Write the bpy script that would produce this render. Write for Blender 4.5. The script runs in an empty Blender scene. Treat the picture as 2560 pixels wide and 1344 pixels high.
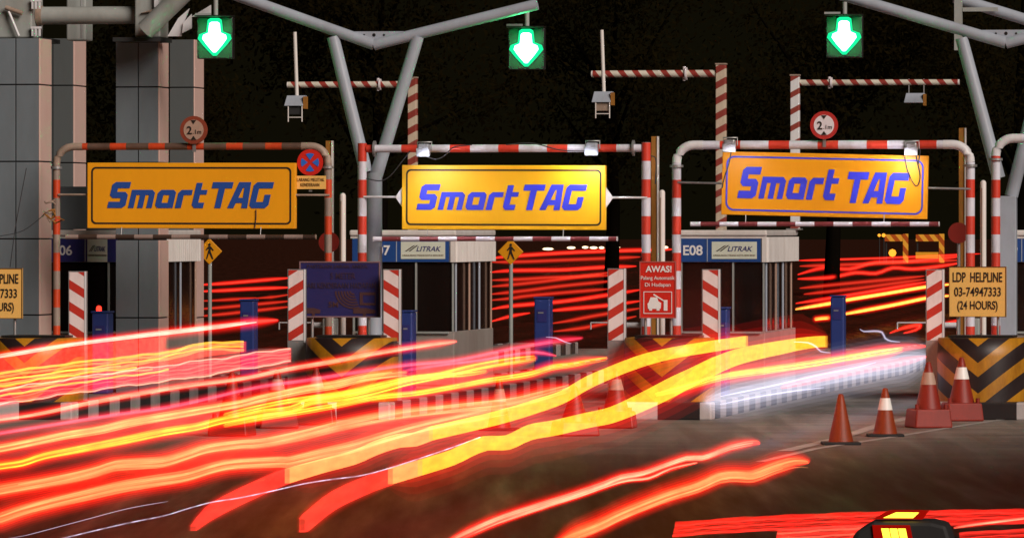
import bpy, math, random
import numpy as np
from mathutils import Vector, Matrix

# ------------------------------------------------------------------ camera, world, sun, exposure
sc = bpy.context.scene
F, H, HY = 15200.0, 2.3, 575.0          # focal length in photo pixels, camera height, horizon row
cam = bpy.data.cameras.new('camera')
cam.sensor_width = 36.0
cam.lens = 36.0 * F / 2560.0
cam.shift_y = -(672.0 - HY) / 2560.0
cam.clip_start, cam.clip_end = 0.5, 3000
co = bpy.data.objects.new('camera', cam)
co.location = (0, 0, H); co.rotation_euler = (math.pi / 2, 0, 0)
sc.collection.objects.link(co); sc.camera = co

W = bpy.data.worlds.new('World'); sc.world = W; W.use_nodes = True
bg = W.node_tree.nodes['Background']
bg.inputs[0].default_value = (1.0, 0.84, 0.32, 1); bg.inputs[1].default_value = 0.0040   # night sky, town glow

sun = bpy.data.lights.new('sun', 'SUN'); sun.energy = 2.9; sun.angle = math.radians(30)
sun.color = (1.0, 0.88, 0.80)
so = bpy.data.objects.new('sun', sun); sc.collection.objects.link(so)
SDIR = Vector((0.50, -0.70, 0.50)).normalized()
so.rotation_euler = SDIR.to_track_quat('Z', 'Y').to_euler()

sc.view_settings.view_transform = 'Standard'; sc.view_settings.look = 'None'
sc.view_settings.exposure = 0.15; sc.view_settings.gamma = 1
sc.cycles.transparent_max_bounces = 256
sc.cycles.max_bounces = 5
sc.cycles.diffuse_bounces = 2; sc.cycles.glossy_bounces = 3
sc.cycles.use_denoising = True
sc.cycles.sample_clamp_indirect = 4

C = sc.collection
TH = math.atan(0.165)                    # the lanes run 9.4 degrees to the right of the view
CT = math.cos(TH)
R = random.Random(7)

def wx(px, d): return (px - 1280.0) / F * d
def wz(py, d): return H - (py - HY) / F * d
def P(px, py, d): return Vector((wx(px, d), d, wz(py, d)))
def S(r, g, b):
    f = lambda c: ((c / 255 + .055) / 1.055) ** 2.4 if c > 10 else c / 255 / 12.92
    return (f(r), f(g), f(b))

# ------------------------------------------------------------------ mesh builder
class MB:
    def __init__(s): s.v, s.f, s.sm, s.mi = [], [], [], []
    def add(s, vs, fs, smooth=False, mi=0):
        o = len(s.v); s.v += [tuple(v) for v in vs]
        for f in fs: s.f.append([o + i for i in f]); s.sm.append(smooth); s.mi.append(mi)
        return s
    def box(s, x0, x1, y0, y1, z0, z1, mi=0):
        vs = [(x, y, z) for z in (z0, z1) for y in (y0, y1) for x in (x0, x1)]
        return s.add(vs, [(0, 2, 3, 1), (4, 5, 7, 6), (0, 1, 5, 4), (2, 6, 7, 3), (0, 4, 6, 2), (1, 3, 7, 5)], mi=mi)
    def tube(s, pts, r, n=12, cap=True, mi=0):
        pts = [Vector(p) for p in pts]
        rs = r if isinstance(r, (list, tuple)) else [r] * len(pts)
        ring = []
        for i, p in enumerate(pts):
            t = (pts[min(i + 1, len(pts) - 1)] - pts[max(i - 1, 0)]).normalized()
            up = Vector((0, 0, 1)) if abs(t.z) < .9 else Vector((0, 1, 0))
            a = t.cross(up).normalized(); b = a.cross(t).normalized()
            ring.append([p + (a * math.cos(k * 2 * math.pi / n) + b * math.sin(k * 2 * math.pi / n)) * rs[i] for k in range(n)])
        vs = [v for rg in ring for v in rg]
        fs = []
        for i in range(len(pts) - 1):
            for k in range(n):
                fs.append((i * n + k, i * n + (k + 1) % n, (i + 1) * n + (k + 1) % n, (i + 1) * n + k))
        s.add(vs, fs, True, mi)
        if cap:
            s.add(ring[0], [tuple(range(n))[::-1]], False, mi); s.add(ring[-1], [tuple(range(n))], False, mi)
        return s
    def lathe(s, prof, c=(0, 0), n=24, mi=0):
        vs, fs = [], []
        for (r, z) in prof:
            for k in range(n):
                a = 2 * math.pi * k / n
                vs.append((c[0] + r * math.cos(a), c[1] + r * math.sin(a), z))
        for i in range(len(prof) - 1):
            for k in range(n):
                fs.append((i * n + k, i * n + (k + 1) % n, (i + 1) * n + (k + 1) % n, (i + 1) * n + k))
        return s.add(vs, fs, True, mi)
    def prism(s, pts, y0, y1, mi=0):      # outline in x,z pushed through y (front face at y0)
        n = len(pts)
        vs = [(x, y0, z) for x, z in pts] + [(x, y1, z) for x, z in pts]
        fs = [tuple(range(n)), tuple(range(2 * n - 1, n - 1, -1))]
        fs += [(i, n + i, n + (i + 1) % n, (i + 1) % n) for i in range(n)]
        return s.add(vs, fs, mi=mi)
    def disc(s, cx, cz, r, y0, y1, n=40, mi=0):
        return s.prism([(cx + r * math.cos(-2 * math.pi * k / n), cz + r * math.sin(-2 * math.pi * k / n)) for k in range(n)][::-1], y0, y1, mi)
    def ring(s, outer, inner, y0, y1, mi=0):   # two outlines with the same number of points
        n = len(outer)
        vs = [(x, y0, z) for x, z in outer] + [(x, y0, z) for x, z in inner] + [(x, y1, z) for x, z in outer] + [(x, y1, z) for x, z in inner]
        fs = []
        for i in range(n):
            j = (i + 1) % n
            fs += [(i, j, n + j, n + i), (2 * n + i, 3 * n + i, 3 * n + j, 2 * n + j), (i, 2 * n + i, 2 * n + j, j), (n + i, n + j, 3 * n + j, 3 * n + i)]
        return s.add(vs, fs, mi=mi)
    def build(s, name, mat, parent=None, bevel=0):
        me = bpy.data.meshes.new(name); me.from_pydata(s.v, [], s.f)
        mats = mat if isinstance(mat, (list, tuple)) else [mat]
        for m in mats: me.materials.append(m)
        me.polygons.foreach_set('use_smooth', s.sm); me.polygons.foreach_set('material_index', s.mi)
        me.update()
        o = bpy.data.objects.new(name, me); C.objects.link(o)
        if parent is not None: o.parent = parent.o if isinstance(parent, T) else parent
        if bevel:
            b = o.modifiers.new('bevel', 'BEVEL'); b.width = bevel; b.segments = 2; b.limit_method = 'ANGLE'
        return o

class T:
    """a thing: an Empty at its base, its local x along the plaza front and y along the lanes"""
    def __init__(s, name, label, cat, px, d, group=None, rot=-TH, z=0.0):
        s.o = bpy.data.objects.new(name, None); C.objects.link(s.o)
        s.px, s.d, s.z0 = px, d, z
        s.o.location = (wx(px, d), d, z); s.o.rotation_euler = (0, 0, rot)
        s.o.empty_display_size = .2
        s.o['label'] = label; s.o['category'] = cat
        if group: s.o['group'] = group
    def x(s, px): return (px - s.px) / F * s.d / CT
    def z(s, py): return wz(py, s.d) - s.z0
    def m(s, n): return n / F * s.d

def tag(o, label, cat, group=None, kind=None):
    if label: o['label'] = label
    if cat: o['category'] = cat
    if group: o['group'] = group
    if kind: o['kind'] = kind
    return o

def rrect(x0, x1, z0, z1, r, n=6):
    pts = []
    for cx, cz, a0 in ((x1 - r, z0 + r, -90), (x1 - r, z1 - r, 0), (x0 + r, z1 - r, 90), (x0 + r, z0 + r, 180)):
        for k in range(n + 1):
            a = math.radians(a0 + 90 * k / n); pts.append((cx + r * math.cos(a), cz + r * math.sin(a)))
    return pts

# ------------------------------------------------------------------ materials
def nt(name):
    m = bpy.data.materials.new(name); m.use_nodes = True
    t = m.node_tree; return m, t, t.nodes['Principled BSDF']
def dirt(t, col_socket, amount, scale, dark=(.35, .25, .18)):
    """mixes grime into a colour with noise in object space; returns the colour socket"""
    tc = t.nodes.new('ShaderNodeTexCoord'); n1 = t.nodes.new('ShaderNodeTexNoise')
    mp = t.nodes.new('ShaderNodeMapping'); mp.inputs['Scale'].default_value = (1, 1, .35)
    t.links.new(tc.outputs['Object'], mp.inputs[0]); t.links.new(mp.outputs[0], n1.inputs['Vector'])
    n1.inputs['Scale'].default_value = scale; n1.inputs['Detail'].default_value = 8; n1.inputs['Roughness'].default_value = .7
    rp = t.nodes.new('ShaderNodeMapRange'); rp.inputs[1].default_value = .42; rp.inputs[2].default_value = .78
    rp.inputs[3].default_value = 0; rp.inputs[4].default_value = amount
    t.links.new(n1.outputs[0], rp.inputs[0])
    mx = t.nodes.new('ShaderNodeMix'); mx.data_type = 'RGBA'; mx.blend_type = 'MULTIPLY'
    t.links.new(rp.outputs[0], mx.inputs[0]); t.links.new(col_socket, mx.inputs[6]); mx.inputs[7].default_value = (*dark, 1)
    return mx.outputs[2]
def mat(name, col, rough=.5, metal=0., d=.5, scale=3., dark=(.35, .25, .18), spec=.4):
    m, t, b = nt(name)
    rgb = t.nodes.new('ShaderNodeRGB'); rgb.outputs[0].default_value = (*col, 1)
    out = dirt(t, rgb.outputs[0], d, scale, dark) if d else rgb.outputs[0]
    t.links.new(out, b.inputs['Base Color'])
    b.inputs['Roughness'].default_value = rough; b.inputs['Metallic'].default_value = metal
    b.inputs['Specular IOR Level'].default_value = spec
    return m
def stripe(name, A, B, k, period, phase=0., duty=.5, absx=0., rough=.45, d=.45, scale=4.):
    m, t, b = nt(name)
    tc = t.nodes.new('ShaderNodeTexCoord'); dp = t.nodes.new('ShaderNodeVectorMath'); dp.operation = 'DOT_PRODUCT'
    t.links.new(tc.outputs['Object'], dp.inputs[0]); dp.inputs[1].default_value = k
    val = dp.outputs['Value']
    def mth(op, a, bb=None):
        n = t.nodes.new('ShaderNodeMath'); n.operation = op
        t.links.new(a, n.inputs[0])
        if bb is not None:
            if isinstance(bb, (int, float)): n.inputs[1].default_value = bb
            else: t.links.new(bb, n.inputs[1])
        return n.outputs[0]
    if absx:
        sp = t.nodes.new('ShaderNodeSeparateXYZ'); t.links.new(tc.outputs['Object'], sp.inputs[0])
        val = mth('ADD', val, mth('MULTIPLY', mth('ABSOLUTE', sp.outputs[0]), absx))
    fr = mth('FRACT', mth('ADD', mth('DIVIDE', val, period), phase))
    lt = mth('LESS_THAN', fr, duty)
    mx = t.nodes.new('ShaderNodeMix'); mx.data_type = 'RGBA'
    t.links.new(lt, mx.inputs[0]); mx.inputs[6].default_value = (*B, 1); mx.inputs[7].default_value = (*A, 1)
    out = dirt(t, mx.outputs[2], d, scale)
    t.links.new(out, b.inputs['Base Color']); b.inputs['Roughness'].default_value = rough
    return m
def glow(name, col, st):
    m, t, b = nt(name); t.nodes.remove(b)
    e = t.nodes.new('ShaderNodeEmission'); e.inputs[0].default_value = (*col, 1); e.inputs[1].default_value = st
    t.links.new(e.outputs[0], t.nodes['Material Output'].inputs[0]); return m
def light_body(name, col, st, grain=0., gs=(1, 1, 1)):
    """light hanging in the air: it adds to what lies behind it"""
    m, t, b = nt(name); t.nodes.remove(b)
    e = t.nodes.new('ShaderNodeEmission'); e.inputs[0].default_value = (*col, 1); e.inputs[1].default_value = st
    tr = t.nodes.new('ShaderNodeBsdfTransparent'); ad = t.nodes.new('ShaderNodeAddShader')
    t.links.new(e.outputs[0], ad.inputs[0]); t.links.new(tr.outputs[0], ad.inputs[1])
    t.links.new(ad.outputs[0], t.nodes['Material Output'].inputs[0])
    if grain:
        tc = t.nodes.new('ShaderNodeTexCoord'); mp = t.nodes.new('ShaderNodeMapping'); mp.inputs['Scale'].default_value = gs
        n = t.nodes.new('ShaderNodeTexNoise'); n.inputs['Scale'].default_value = 1; n.inputs['Detail'].default_value = 4
        mr = t.nodes.new('ShaderNodeMapRange'); mr.inputs[1].default_value = .3; mr.inputs[2].default_value = .7
        mr.inputs[3].default_value = st * (1 - grain); mr.inputs[4].default_value = st * (1 + grain)
        t.links.new(tc.outputs['Object'], mp.inputs[0]); t.links.new(mp.outputs[0], n.inputs['Vector'])
        t.links.new(n.outputs[0], mr.inputs[0]); t.links.new(mr.outputs[0], e.inputs[1])
    return m

WHITE = (.78, .78, .78); RED = (.55, .035, .02)
M = {}
M['steel'] = mat('painted_steel', (.36, .40, .46), .35, 0, .35, 2.5)
M['steel_dull'] = mat('dull_steel', (.34, .36, .34), .5, 0, .5, 2.)
M['white'] = mat('white_paint', (.72, .72, .74), .4, 0, .4, 3.)
M['dirty_white'] = mat('dirty_white_paint', (.36, .27, .21), .5, 0, .7, 4.)
M['galv'] = mat('galvanised_steel', (.40, .40, .40), .4, .6, .5, 5.)
M['black'] = mat('black_paint', (.012, .011, .010), .4, 0, .3, 4.)
M['rubber'] = mat('black_rubber', (.015, .014, .014), .7, 0, .3, 4.)
M['cable'] = mat('cable_sheath', (.03, .03, .034), .5, 0, .2, 4.)
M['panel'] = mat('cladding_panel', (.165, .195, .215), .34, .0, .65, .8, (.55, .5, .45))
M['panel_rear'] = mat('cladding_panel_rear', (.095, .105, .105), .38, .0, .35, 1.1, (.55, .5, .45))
M['corner'] = mat('sidelit_corner_tint', (.66, .46, .40), .35, 0, .3, 1.2, (.8, .5, .42))  # side light on the pillars' right faces put into this pale pink
M['joint'] = mat('panel_joint', (.02, .02, .02), .8, 0, 0)
M['rust'] = mat('rusty_orange_paint', (.36, .15, .02), .6, 0, .6, 5.)
M['blue_box'] = mat('blue_cabinet_paint', (.025, .045, .20), .4, 0, .35, 3.)
M['blue_band'] = mat('blue_board', (.018, .07, .26), .35, 0, .3, 3.)
M['navy'] = mat('navy_board', (.03, .03, .16), .4, 0, .3, 3.)
M['cream'] = mat('cream_board', (.66, .70, .58), .4, 0, .2, 4.)
M['glass_dark'] = mat('dark_window_glass', (.010, .006, .005), .12, 0, .2, 2., spec=.5)
M['booth_wall'] = mat('booth_wall', (.34, .30, .27), .5, 0, .5, 2.)
M['pleat'] = mat('pleated_cladding', (.74, .70, .66), .3, 0, .35, 3.)
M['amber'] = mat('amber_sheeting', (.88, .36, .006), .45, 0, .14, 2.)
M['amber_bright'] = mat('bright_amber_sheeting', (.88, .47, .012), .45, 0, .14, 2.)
M['amber_pale'] = mat('pale_amber_sheeting', (.86, .50, .13), .5, 0, .2, 2.)
M['ochre'] = mat('yellow_diamond_sheeting', (.80, .32, .005), .45, 0, .2, 3.)
M['ink_blue'] = mat('blue_lettering', (.022, .075, .32), .4, 0, 0)
M['ink_violet'] = mat('violet_blue_lettering', (.050, .062, .68), .4, 0, 0)
M['ink_black'] = mat('black_lettering', (.02, .014, .010), .5, 0, 0)
M['ink_brown'] = mat('brown_lettering', (.12, .05, .01), .5, 0, 0)
M['ink_white'] = mat('white_lettering', (.78, .76, .74), .5, 0, 0)
M['ink_faded'] = mat('faded_lettering', (.045, .022, .045), .5, 0, 0)
M['ink_rust'] = mat('faded_orange_print', (.075, .03, .03), .5, 0, 0)
M['sign_red'] = mat('red_sign_sheeting', (.60, .022, .012), .4, 0, .15, 3.)
M['sign_red_dull'] = mat('dull_red_sign', (.20, .012, .006), .5, 0, .3, 3.)
M['sign_blue'] = mat('blue_sign_sheeting', (.03, .14, .55), .4, 0, .1, 3.)
M['disc_white'] = mat('white_sign_sheeting', (.74, .68, .70), .4, 0, .15, 3.)
M['disc_tan'] = mat('weathered_sign_sheeting', (.42, .27, .20), .5, 0, .3, 3.)
M['violet_board'] = mat('faded_violet_board', (.028, .024, .115), .4, 0, .5, 1.6, (.6, .45, .4))
M['violet_edge'] = mat('dull_mauve_frame', (.24, .14, .15), .4, 0, .3, 3.)
M['cone'] = mat('orange_cone_plastic', (.25, .035, .005), .5, 0, .5, 5.)
M['cone_red'] = mat('red_cone_plastic', (.24, .018, .008), .5, 0, .5, 5.)
M['cone_sleeve'] = mat('white_cone_sleeve', (.80, .78, .74), .4, 0, .3, 6.)
M['board_stripe_up'] = stripe('rising_red_white_sheeting', RED, (.82, .70, .68), (-.62, 0, 1), .268, .1, .42, d=.4)
M['board_stripe_down'] = stripe('falling_red_white_sheeting', RED, (.82, .70, .68), (.62, 0, 1), .268, .1, .42, d=.4)
M['chevron'] = stripe('black_yellow_chevrons', (.46, .20, .008), (.022, .012, .012), (0, 0, 1), .37, .18, .46, absx=-.8, d=.85, scale=5.)
M['post_rw'] = stripe('red_white_post_bands', (.66, .05, .025), (.66, .66, .74), (0, 0, 1), .46, .12, .5, d=.55)
M['post_dirty'] = stripe('red_dirty_post_bands', (.62, .06, .012), (.30, .23, .19), (0, 0, 1), .46, .12, .5, d=.7)
M['beam_rw'] = stripe('red_white_beam_bands', (.66, .05, .025), (.66, .66, .74), (1, 0, 0), .62, .1, .42, d=.55)
M['beam_dirty'] = stripe('red_dirty_beam_bands', (.62, .06, .012), (.12, .07, .05), (1, 0, 0), .50, .1, .42, d=.7)
M['bar_rw'] = stripe('maroon_white_bar_bands', (.20, .035, .04), (.72, .72, .82), (1, 0, 0), .48, .0, .5, d=.15)
M['bar_dirty'] = stripe('brown_white_bar_bands', (.055, .03, .02), (.30, .22, .19), (1, 0, 0), .48, .0, .5, d=.4)
M['arm_stripe'] = stripe('maroon_white_slanted_arm', (.30, .035, .025), (.66, .62, .52), (1, 0, .8), .20, .0, .45, d=.5)
M['mast_stripe'] = stripe('maroon_cream_slanted_mast', (.27, .04, .028), (.58, .48, .36), (-.55, 0, 1), .215, .0, .45, d=.6)
M['mast_white'] = stripe('maroon_white_slanted_mast', (.27, .045, .03), (.70, .70, .70), (-.55, 0, 1), .23, .0, .35, d=.3)
M['kerb'] = stripe('black_white_kerb_paint', (.33, .31, .31), (.03, .025, .027), (.4, 1, 0), 1.15, .3, .48, d=.6)
M['kerb_nose'] = stripe('black_white_kerb_nose', (.46, .43, .42), (.02, .015, .015), (1, 0, 0), .96, .5, .46, d=.4)
M['hoarding'] = stripe('orange_striped_hoarding', (.95, .45, .04), (.50, .09, .006), (1, 0, .8), .75, .0, .5, d=.2)
M['hoarding_plate'] = mat('amber_hoarding_plate', (.90, .40, .02), .5, 0, .2)
M['paving'] = mat('island_paving', (.17, .165, .15), .8, 0, .5, 2.)

def ground_mat(name, col, k, lamp_falloff=False):
    m, t, b = nt(name)
    tc = t.nodes.new('ShaderNodeTexCoord')
    def noise(sc3, s, det):
        mp = t.nodes.new('ShaderNodeMapping'); mp.inputs['Scale'].default_value = sc3
        n = t.nodes.new('ShaderNodeTexNoise'); n.inputs['Scale'].default_value = s; n.inputs['Detail'].default_value = det
        t.links.new(tc.outputs['Object'], mp.inputs[0]); t.links.new(mp.outputs[0], n.inputs['Vector']); return n.outputs[0]
    a = noise((.35, 1.2, 1), 1.4, 8); c = noise((1, 1, 1), 60, 3); e = noise((3.2, .16, 1), 1.0, 7)
    ad = t.nodes.new('ShaderNodeMath'); ad.operation = 'ADD'; t.links.new(a, ad.inputs[0]); t.links.new(e, ad.inputs[1])
    mr = t.nodes.new('ShaderNodeMapRange'); mr.inputs[1].default_value = .7; mr.inputs[2].default_value = 1.3
    mr.inputs[3].default_value = 1 - k; mr.inputs[4].default_value = 1 + k; t.links.new(ad.outputs[0], mr.inputs[0])
    m2 = t.nodes.new('ShaderNodeMapRange'); m2.inputs[1].default_value = .3; m2.inputs[2].default_value = .7
    m2.inputs[3].default_value = .8; m2.inputs[4].default_value = 1.2; t.links.new(c, m2.inputs[0])
    mu = t.nodes.new('ShaderNodeMath'); mu.operation = 'MULTIPLY'; t.links.new(mr.outputs[0], mu.inputs[0]); t.links.new(m2.outputs[0], mu.inputs[1])
    vm = t.nodes.new('ShaderNodeVectorMath'); vm.operation = 'SCALE'; vm.inputs[0].default_value = col
    t.links.new(mu.outputs[0], vm.inputs['Scale']); out = vm.outputs[0]
    if lamp_falloff:      # lamp falloff painted in: concrete fades to dark red road towards the approach
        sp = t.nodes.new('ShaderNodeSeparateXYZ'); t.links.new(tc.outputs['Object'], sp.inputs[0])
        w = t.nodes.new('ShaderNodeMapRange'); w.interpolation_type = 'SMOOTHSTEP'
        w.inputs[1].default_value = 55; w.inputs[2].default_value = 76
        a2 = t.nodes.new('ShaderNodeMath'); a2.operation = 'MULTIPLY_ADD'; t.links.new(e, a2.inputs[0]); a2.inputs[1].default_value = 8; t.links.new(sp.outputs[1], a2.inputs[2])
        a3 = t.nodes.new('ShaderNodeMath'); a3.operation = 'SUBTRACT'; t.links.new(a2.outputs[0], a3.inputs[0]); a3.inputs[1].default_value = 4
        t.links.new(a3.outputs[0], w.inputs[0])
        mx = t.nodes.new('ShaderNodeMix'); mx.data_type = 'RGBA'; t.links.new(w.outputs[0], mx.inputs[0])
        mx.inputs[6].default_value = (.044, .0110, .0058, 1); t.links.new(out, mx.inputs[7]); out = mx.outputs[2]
    t.links.new(out, b.inputs['Base Color'])
    b.inputs['Specular IOR Level'].default_value = .05
    rr_ = t.nodes.new('ShaderNodeMapRange'); rr_.inputs[1].default_value = .3; rr_.inputs[2].default_value = .7; rr_.inputs[3].default_value = .34; rr_.inputs[4].default_value = .62
    t.links.new(e, rr_.inputs[0]); t.links.new(rr_.outputs[0], b.inputs['Roughness'])
    bp = t.nodes.new('ShaderNodeBump'); bp.inputs['Strength'].default_value = .35; bp.inputs['Distance'].default_value = .01
    t.links.new(noise((1, 1, 1), 25, 6), bp.inputs['Height']); t.links.new(bp.outputs[0], b.inputs['Normal'])
    return m
M['asphalt'] = ground_mat('asphalt', (.036, .0105, .0058), .45)  # red of the trail light is tinted into this base colour
M['concrete'] = ground_mat('concrete_lamp_falloff', (.225, .20, .175), .34, lamp_falloff=True)
M['paint'] = mat('worn_road_paint', (.40, .39, .37), .7, 0, .8, 2.5)

# ------------------------------------------------------------------ ground
g = MB(); g.add([(-600, -20, 0), (600, -20, 0), (600, 1500, 0), (-600, 1500, 0)], [(0, 1, 2, 3)])
tag(g.build('ground', M['asphalt']), None, None, kind='structure')
a = MB(); x0 = -30
# the concrete apron of the plaza: its near edge runs obliquely across the approach
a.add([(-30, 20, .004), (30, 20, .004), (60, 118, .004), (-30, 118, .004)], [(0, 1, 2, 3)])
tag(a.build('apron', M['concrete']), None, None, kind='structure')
def ground_strip(name, pts, w):
    m = MB()
    n = len(pts); vs = []
    for i, (px, py) in enumerate(pts):
        d = F * H / (py - HY); vs.append(Vector((wx(px, d), d, .008)))
    L_, R_ = [], []
    for i, p in enumerate(vs):
        t = (vs[min(i + 1, n - 1)] - vs[max(i - 1, 0)]).normalized(); s_ = Vector((-t.y, t.x, 0)) * w / 2
        L_.append(p + s_); R_.append(p - s_)
    m.add(L_ + R_, [(i, i + 1, n + i + 1, n + i) for i in range(n - 1)])
    return tag(m.build(name, M['paint']), None, None, kind='structure')
ground_strip('road_marking', [(1900, 1155), (2040, 1122), (2250, 1090), (2420, 1062), (2600, 1035)], .10)
ground_strip('road_marking', [(1960, 1128), (2100, 1095), (2200, 1062), (2290, 1040)], .16)

# ------------------------------------------------------------------ toll islands and what stands on their noses
def isl_px(i): return [70, 861, 1660, 2448, -730, 3240][i]
ND = 74.0
def island(i):
    X = wx(isl_px(i), ND)
    top = MB().box(-.53, .53, .06, 40, .04, .20)
    o = top.build('traffic_island', M['paving']); o.location = (X, ND, 0); o.rotation_euler = (0, 0, -TH); o['kind'] = 'structure'
    MB().box(-.62, -.53, .06, 40, 0, .215).box(.53, .62, .06, 40, 0, .215).build('kerb', M['kerb'], o, .015)
    MB().box(-.62, .62, -.30, .06, 0, .215).build('kerb', M['kerb_nose'], o, .02)
for i in range(4): island(i)

def crash_block(i, label):
    t = T('crash_block', label, 'crash barrier', isl_px(i), ND, 'chevron blocks on the island noses', z=.215)
    w, h, n = .53, .77, 14
    m = MB()
    prof = [(0, 1.0), (.25, 1.02), (.55, 1.03), (.8, 1.0), (h, .94)]
    vs, fs = [], []
    for z, k in prof:
        for j in range(n + 1):
            a_ = math.radians(-88 + 176 * j / n)
            vs.append((w * k * math.sin(a_) ** 1 if True else 0, .35 - .52 * math.cos(a_) * k, z if z < .79 else h))
        vs.append((w * k, .95, min(z, h))); vs.append((-w * k, .95, min(z, h)))
    c = n + 3
    for r_ in range(len(prof) - 1):
        for j in range(c):
            fs.append((r_ * c + j, r_ * c + (j + 1) % c, (r_ + 1) * c + (j + 1) % c, (r_ + 1) * c + j))
    m.add(vs, fs, True); m.add(vs[-c:], [tuple(range(c))])
    m.build('body', M['chevron'], t)
    MB().box(-.40, .40, .25, .80, h + .004, h + .03).build('cap', M['black'], t)
    return t
crash_block(0, 'black and yellow chevron block on island nose beside the booth numbered 06')
crash_block(1, 'black and yellow chevron block on island nose under the dark violet board')
crash_block(2, 'black and yellow chevron block on island nose under the red AWAS board')
crash_block(3, 'black and yellow chevron block behind the two cones with heavy red bases')

def delineator(px, y0, y1, rising, label, d=74.6, wpx=38):
    t = T('hazard_post', label, 'hazard post', px, d, 'striped hazard posts beside the island noses', z=.21)
    hw = t.m(wpx) / 2
    zb = t.z(y1)
    MB().box(-hw - .012, hw + .03, .0, .055, -.21, t.z(y0) + .012).build('post', M['galv'], t)
    MB().box(-hw, hw, -.006, -.002, zb, t.z(y0)).build('reflective_face', M['board_stripe_up' if rising else 'board_stripe_down'], t)
    MB().box(hw + .006, hw + .028, -.012, -.003, zb - .03, t.z(y0) + .01).build('edge_strip', M['white'], t)
    for s_ in (-1, 1):
        MB().box(-hw * .3 + s_ * hw * .5, hw * .3 + s_ * hw * .5, -.012, -.001, -.205, -.18).build('foot_plate', M['galv'], t)
delineator(192, 680, 855, False, 'striped hazard post with falling red stripes in front of the 06 booth window')
delineator(740, 675, 850, True, 'striped hazard post with rising red stripes left of the dark violet board')
delineator(978, 675, 855, False, 'striped hazard post with falling red stripes right of the dark violet board')
delineator(1540, 673, 850, True, 'striped hazard post with rising red stripes left of the red AWAS board')
delineator(1776, 675, 850, False, 'striped hazard post with falling red stripes in front of the E08 booth')
delineator(2336, 675, 850, True, 'striped hazard post with rising red stripes left of the helpline board')

# ------------------------------------------------------------------ lettering
def curve_mesh(cu):
    o = bpy.data.objects.new('tmp', cu); C.objects.link(o)
    dg = bpy.context.evaluated_depsgraph_get(); dg.update()
    me = bpy.data.meshes.new_from_object(o.evaluated_get(dg)); bpy.data.objects.remove(o)
    return me
def place_flat(me, name, m, parent, cx, cz, y, w=None, h=None, rot=0.):
    v = np.empty(len(me.vertices) * 3); me.vertices.foreach_get('co', v); v = v.reshape(-1, 3)
    lo, hi = v.min(0), v.max(0)
    sx = w / (hi[0] - lo[0]) if w else None; sy = h / (hi[1] - lo[1]) if h else None
    sx = sx or sy; sy = sy or sx
    x_ = (v[:, 0] - (lo[0] + hi[0]) / 2) * sx; z_ = (v[:, 1] - (lo[1] + hi[1]) / 2) * sy
    c_, s_ = math.cos(rot), math.sin(rot)
    q = np.stack([cx + x_ * c_ - z_ * s_, y - v[:, 2], cz + x_ * s_ + z_ * c_], 1)
    me.vertices.foreach_set('co', q.ravel()); me.materials.clear(); me.materials.append(m); me.update()
    o = bpy.data.objects.new(name, me); C.objects.link(o); o.parent = parent.o if isinstance(parent, T) else parent
    return o
def text(s, m, parent, cx, cz, y, w=None, h=None, name='lettering', bold=0., shear=0., rot=0.):
    cu = bpy.data.curves.new('t', 'FONT'); cu.body = s; cu.extrude = .003; cu.offset = bold; cu.shear = shear
    return place_flat(curve_mesh(cu), name, m, parent, cx, cz, y, w, h, rot)
GL = {
 'S': (.76, [[(0, 0), (.62, 0), (.75, .1), (.75, .5), (.62, .62), (.27, .62), (.27, .76), (.76, .76), (.76, 1), (.13, 1), (0, .9), (0, .49), (.13, .38), (.48, .38), (.48, .24), (0, .24)]]),
 'm': (1.0, [[(0, 0), (0, .7), (.86, .7), (1, .58), (1, 0), (.77, 0), (.77, .5), (.615, .5), (.615, 0), (.385, 0), (.385, .5), (.23, .5), (.23, 0)]]),
 'a': (.76, [[(.1, 0), (.76, 0), (.76, .6), (.64, .7), (.12, .7), (0, .58), (0, .12)], [(.25, .2), (.25, .5), (.51, .5), (.51, .2)]]),
 'r': (.58, [[(0, 0), (0, .58), (.12, .7), (.58, .7), (.58, .5), (.25, .5), (.25, 0)]]),
 't': (.52, [[(0, .12), (0, .97), (.25, .97), (.25, .7), (.52, .7), (.52, .52), (.25, .52), (.25, .21), (.5, .21), (.5, 0), (.12, 0)]]),
 'T': (.86, [[(0, 1), (.86, 1), (.86, .76), (.56, .76), (.56, 0), (.30, 0), (.30, .76), (0, .76)]]),
 'A': (.84, [[(0, 0), (.26, 1), (.76, 1), (.84, 0), (.59, 0), (.575, .2), (.315, .2), (.26, 0)], [(.37, .40), (.56, .40), (.53, .78), (.47, .78)]]),
 'G': (.82, [[(.12, 0), (.68, 0), (.8, .12), (.8, .52), (.55, .52), (.55, .24), (.25, .24), (.25, .76), (.82, .76), (.82, 1), (.12, 1), (0, .88), (0, .12)]]),
}
def logo_word(word, gaps, m, parent, cx, cz, y, w, h, rot=0., shear=.25):
    cu = bpy.data.curves.new('t', 'CURVE'); cu.dimensions = '2D'; cu.fill_mode = 'BOTH'; cu.extrude = .003
    x = 0
    for ch, gap in zip(word, gaps):
        ww, outl = GL[ch]
        for pts in outl:
            sp = cu.splines.new('POLY'); sp.points.add(len(pts) - 1); sp.use_cyclic_u = True
            for p, (a_, b_) in zip(sp.points, pts): p.co = (x + a_ + shear * b_, b_, 0, 1)
        x += ww + gap
    return place_flat(curve_mesh(cu), 'lettering', m, parent, cx, cz, y, w, h, rot)

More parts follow.
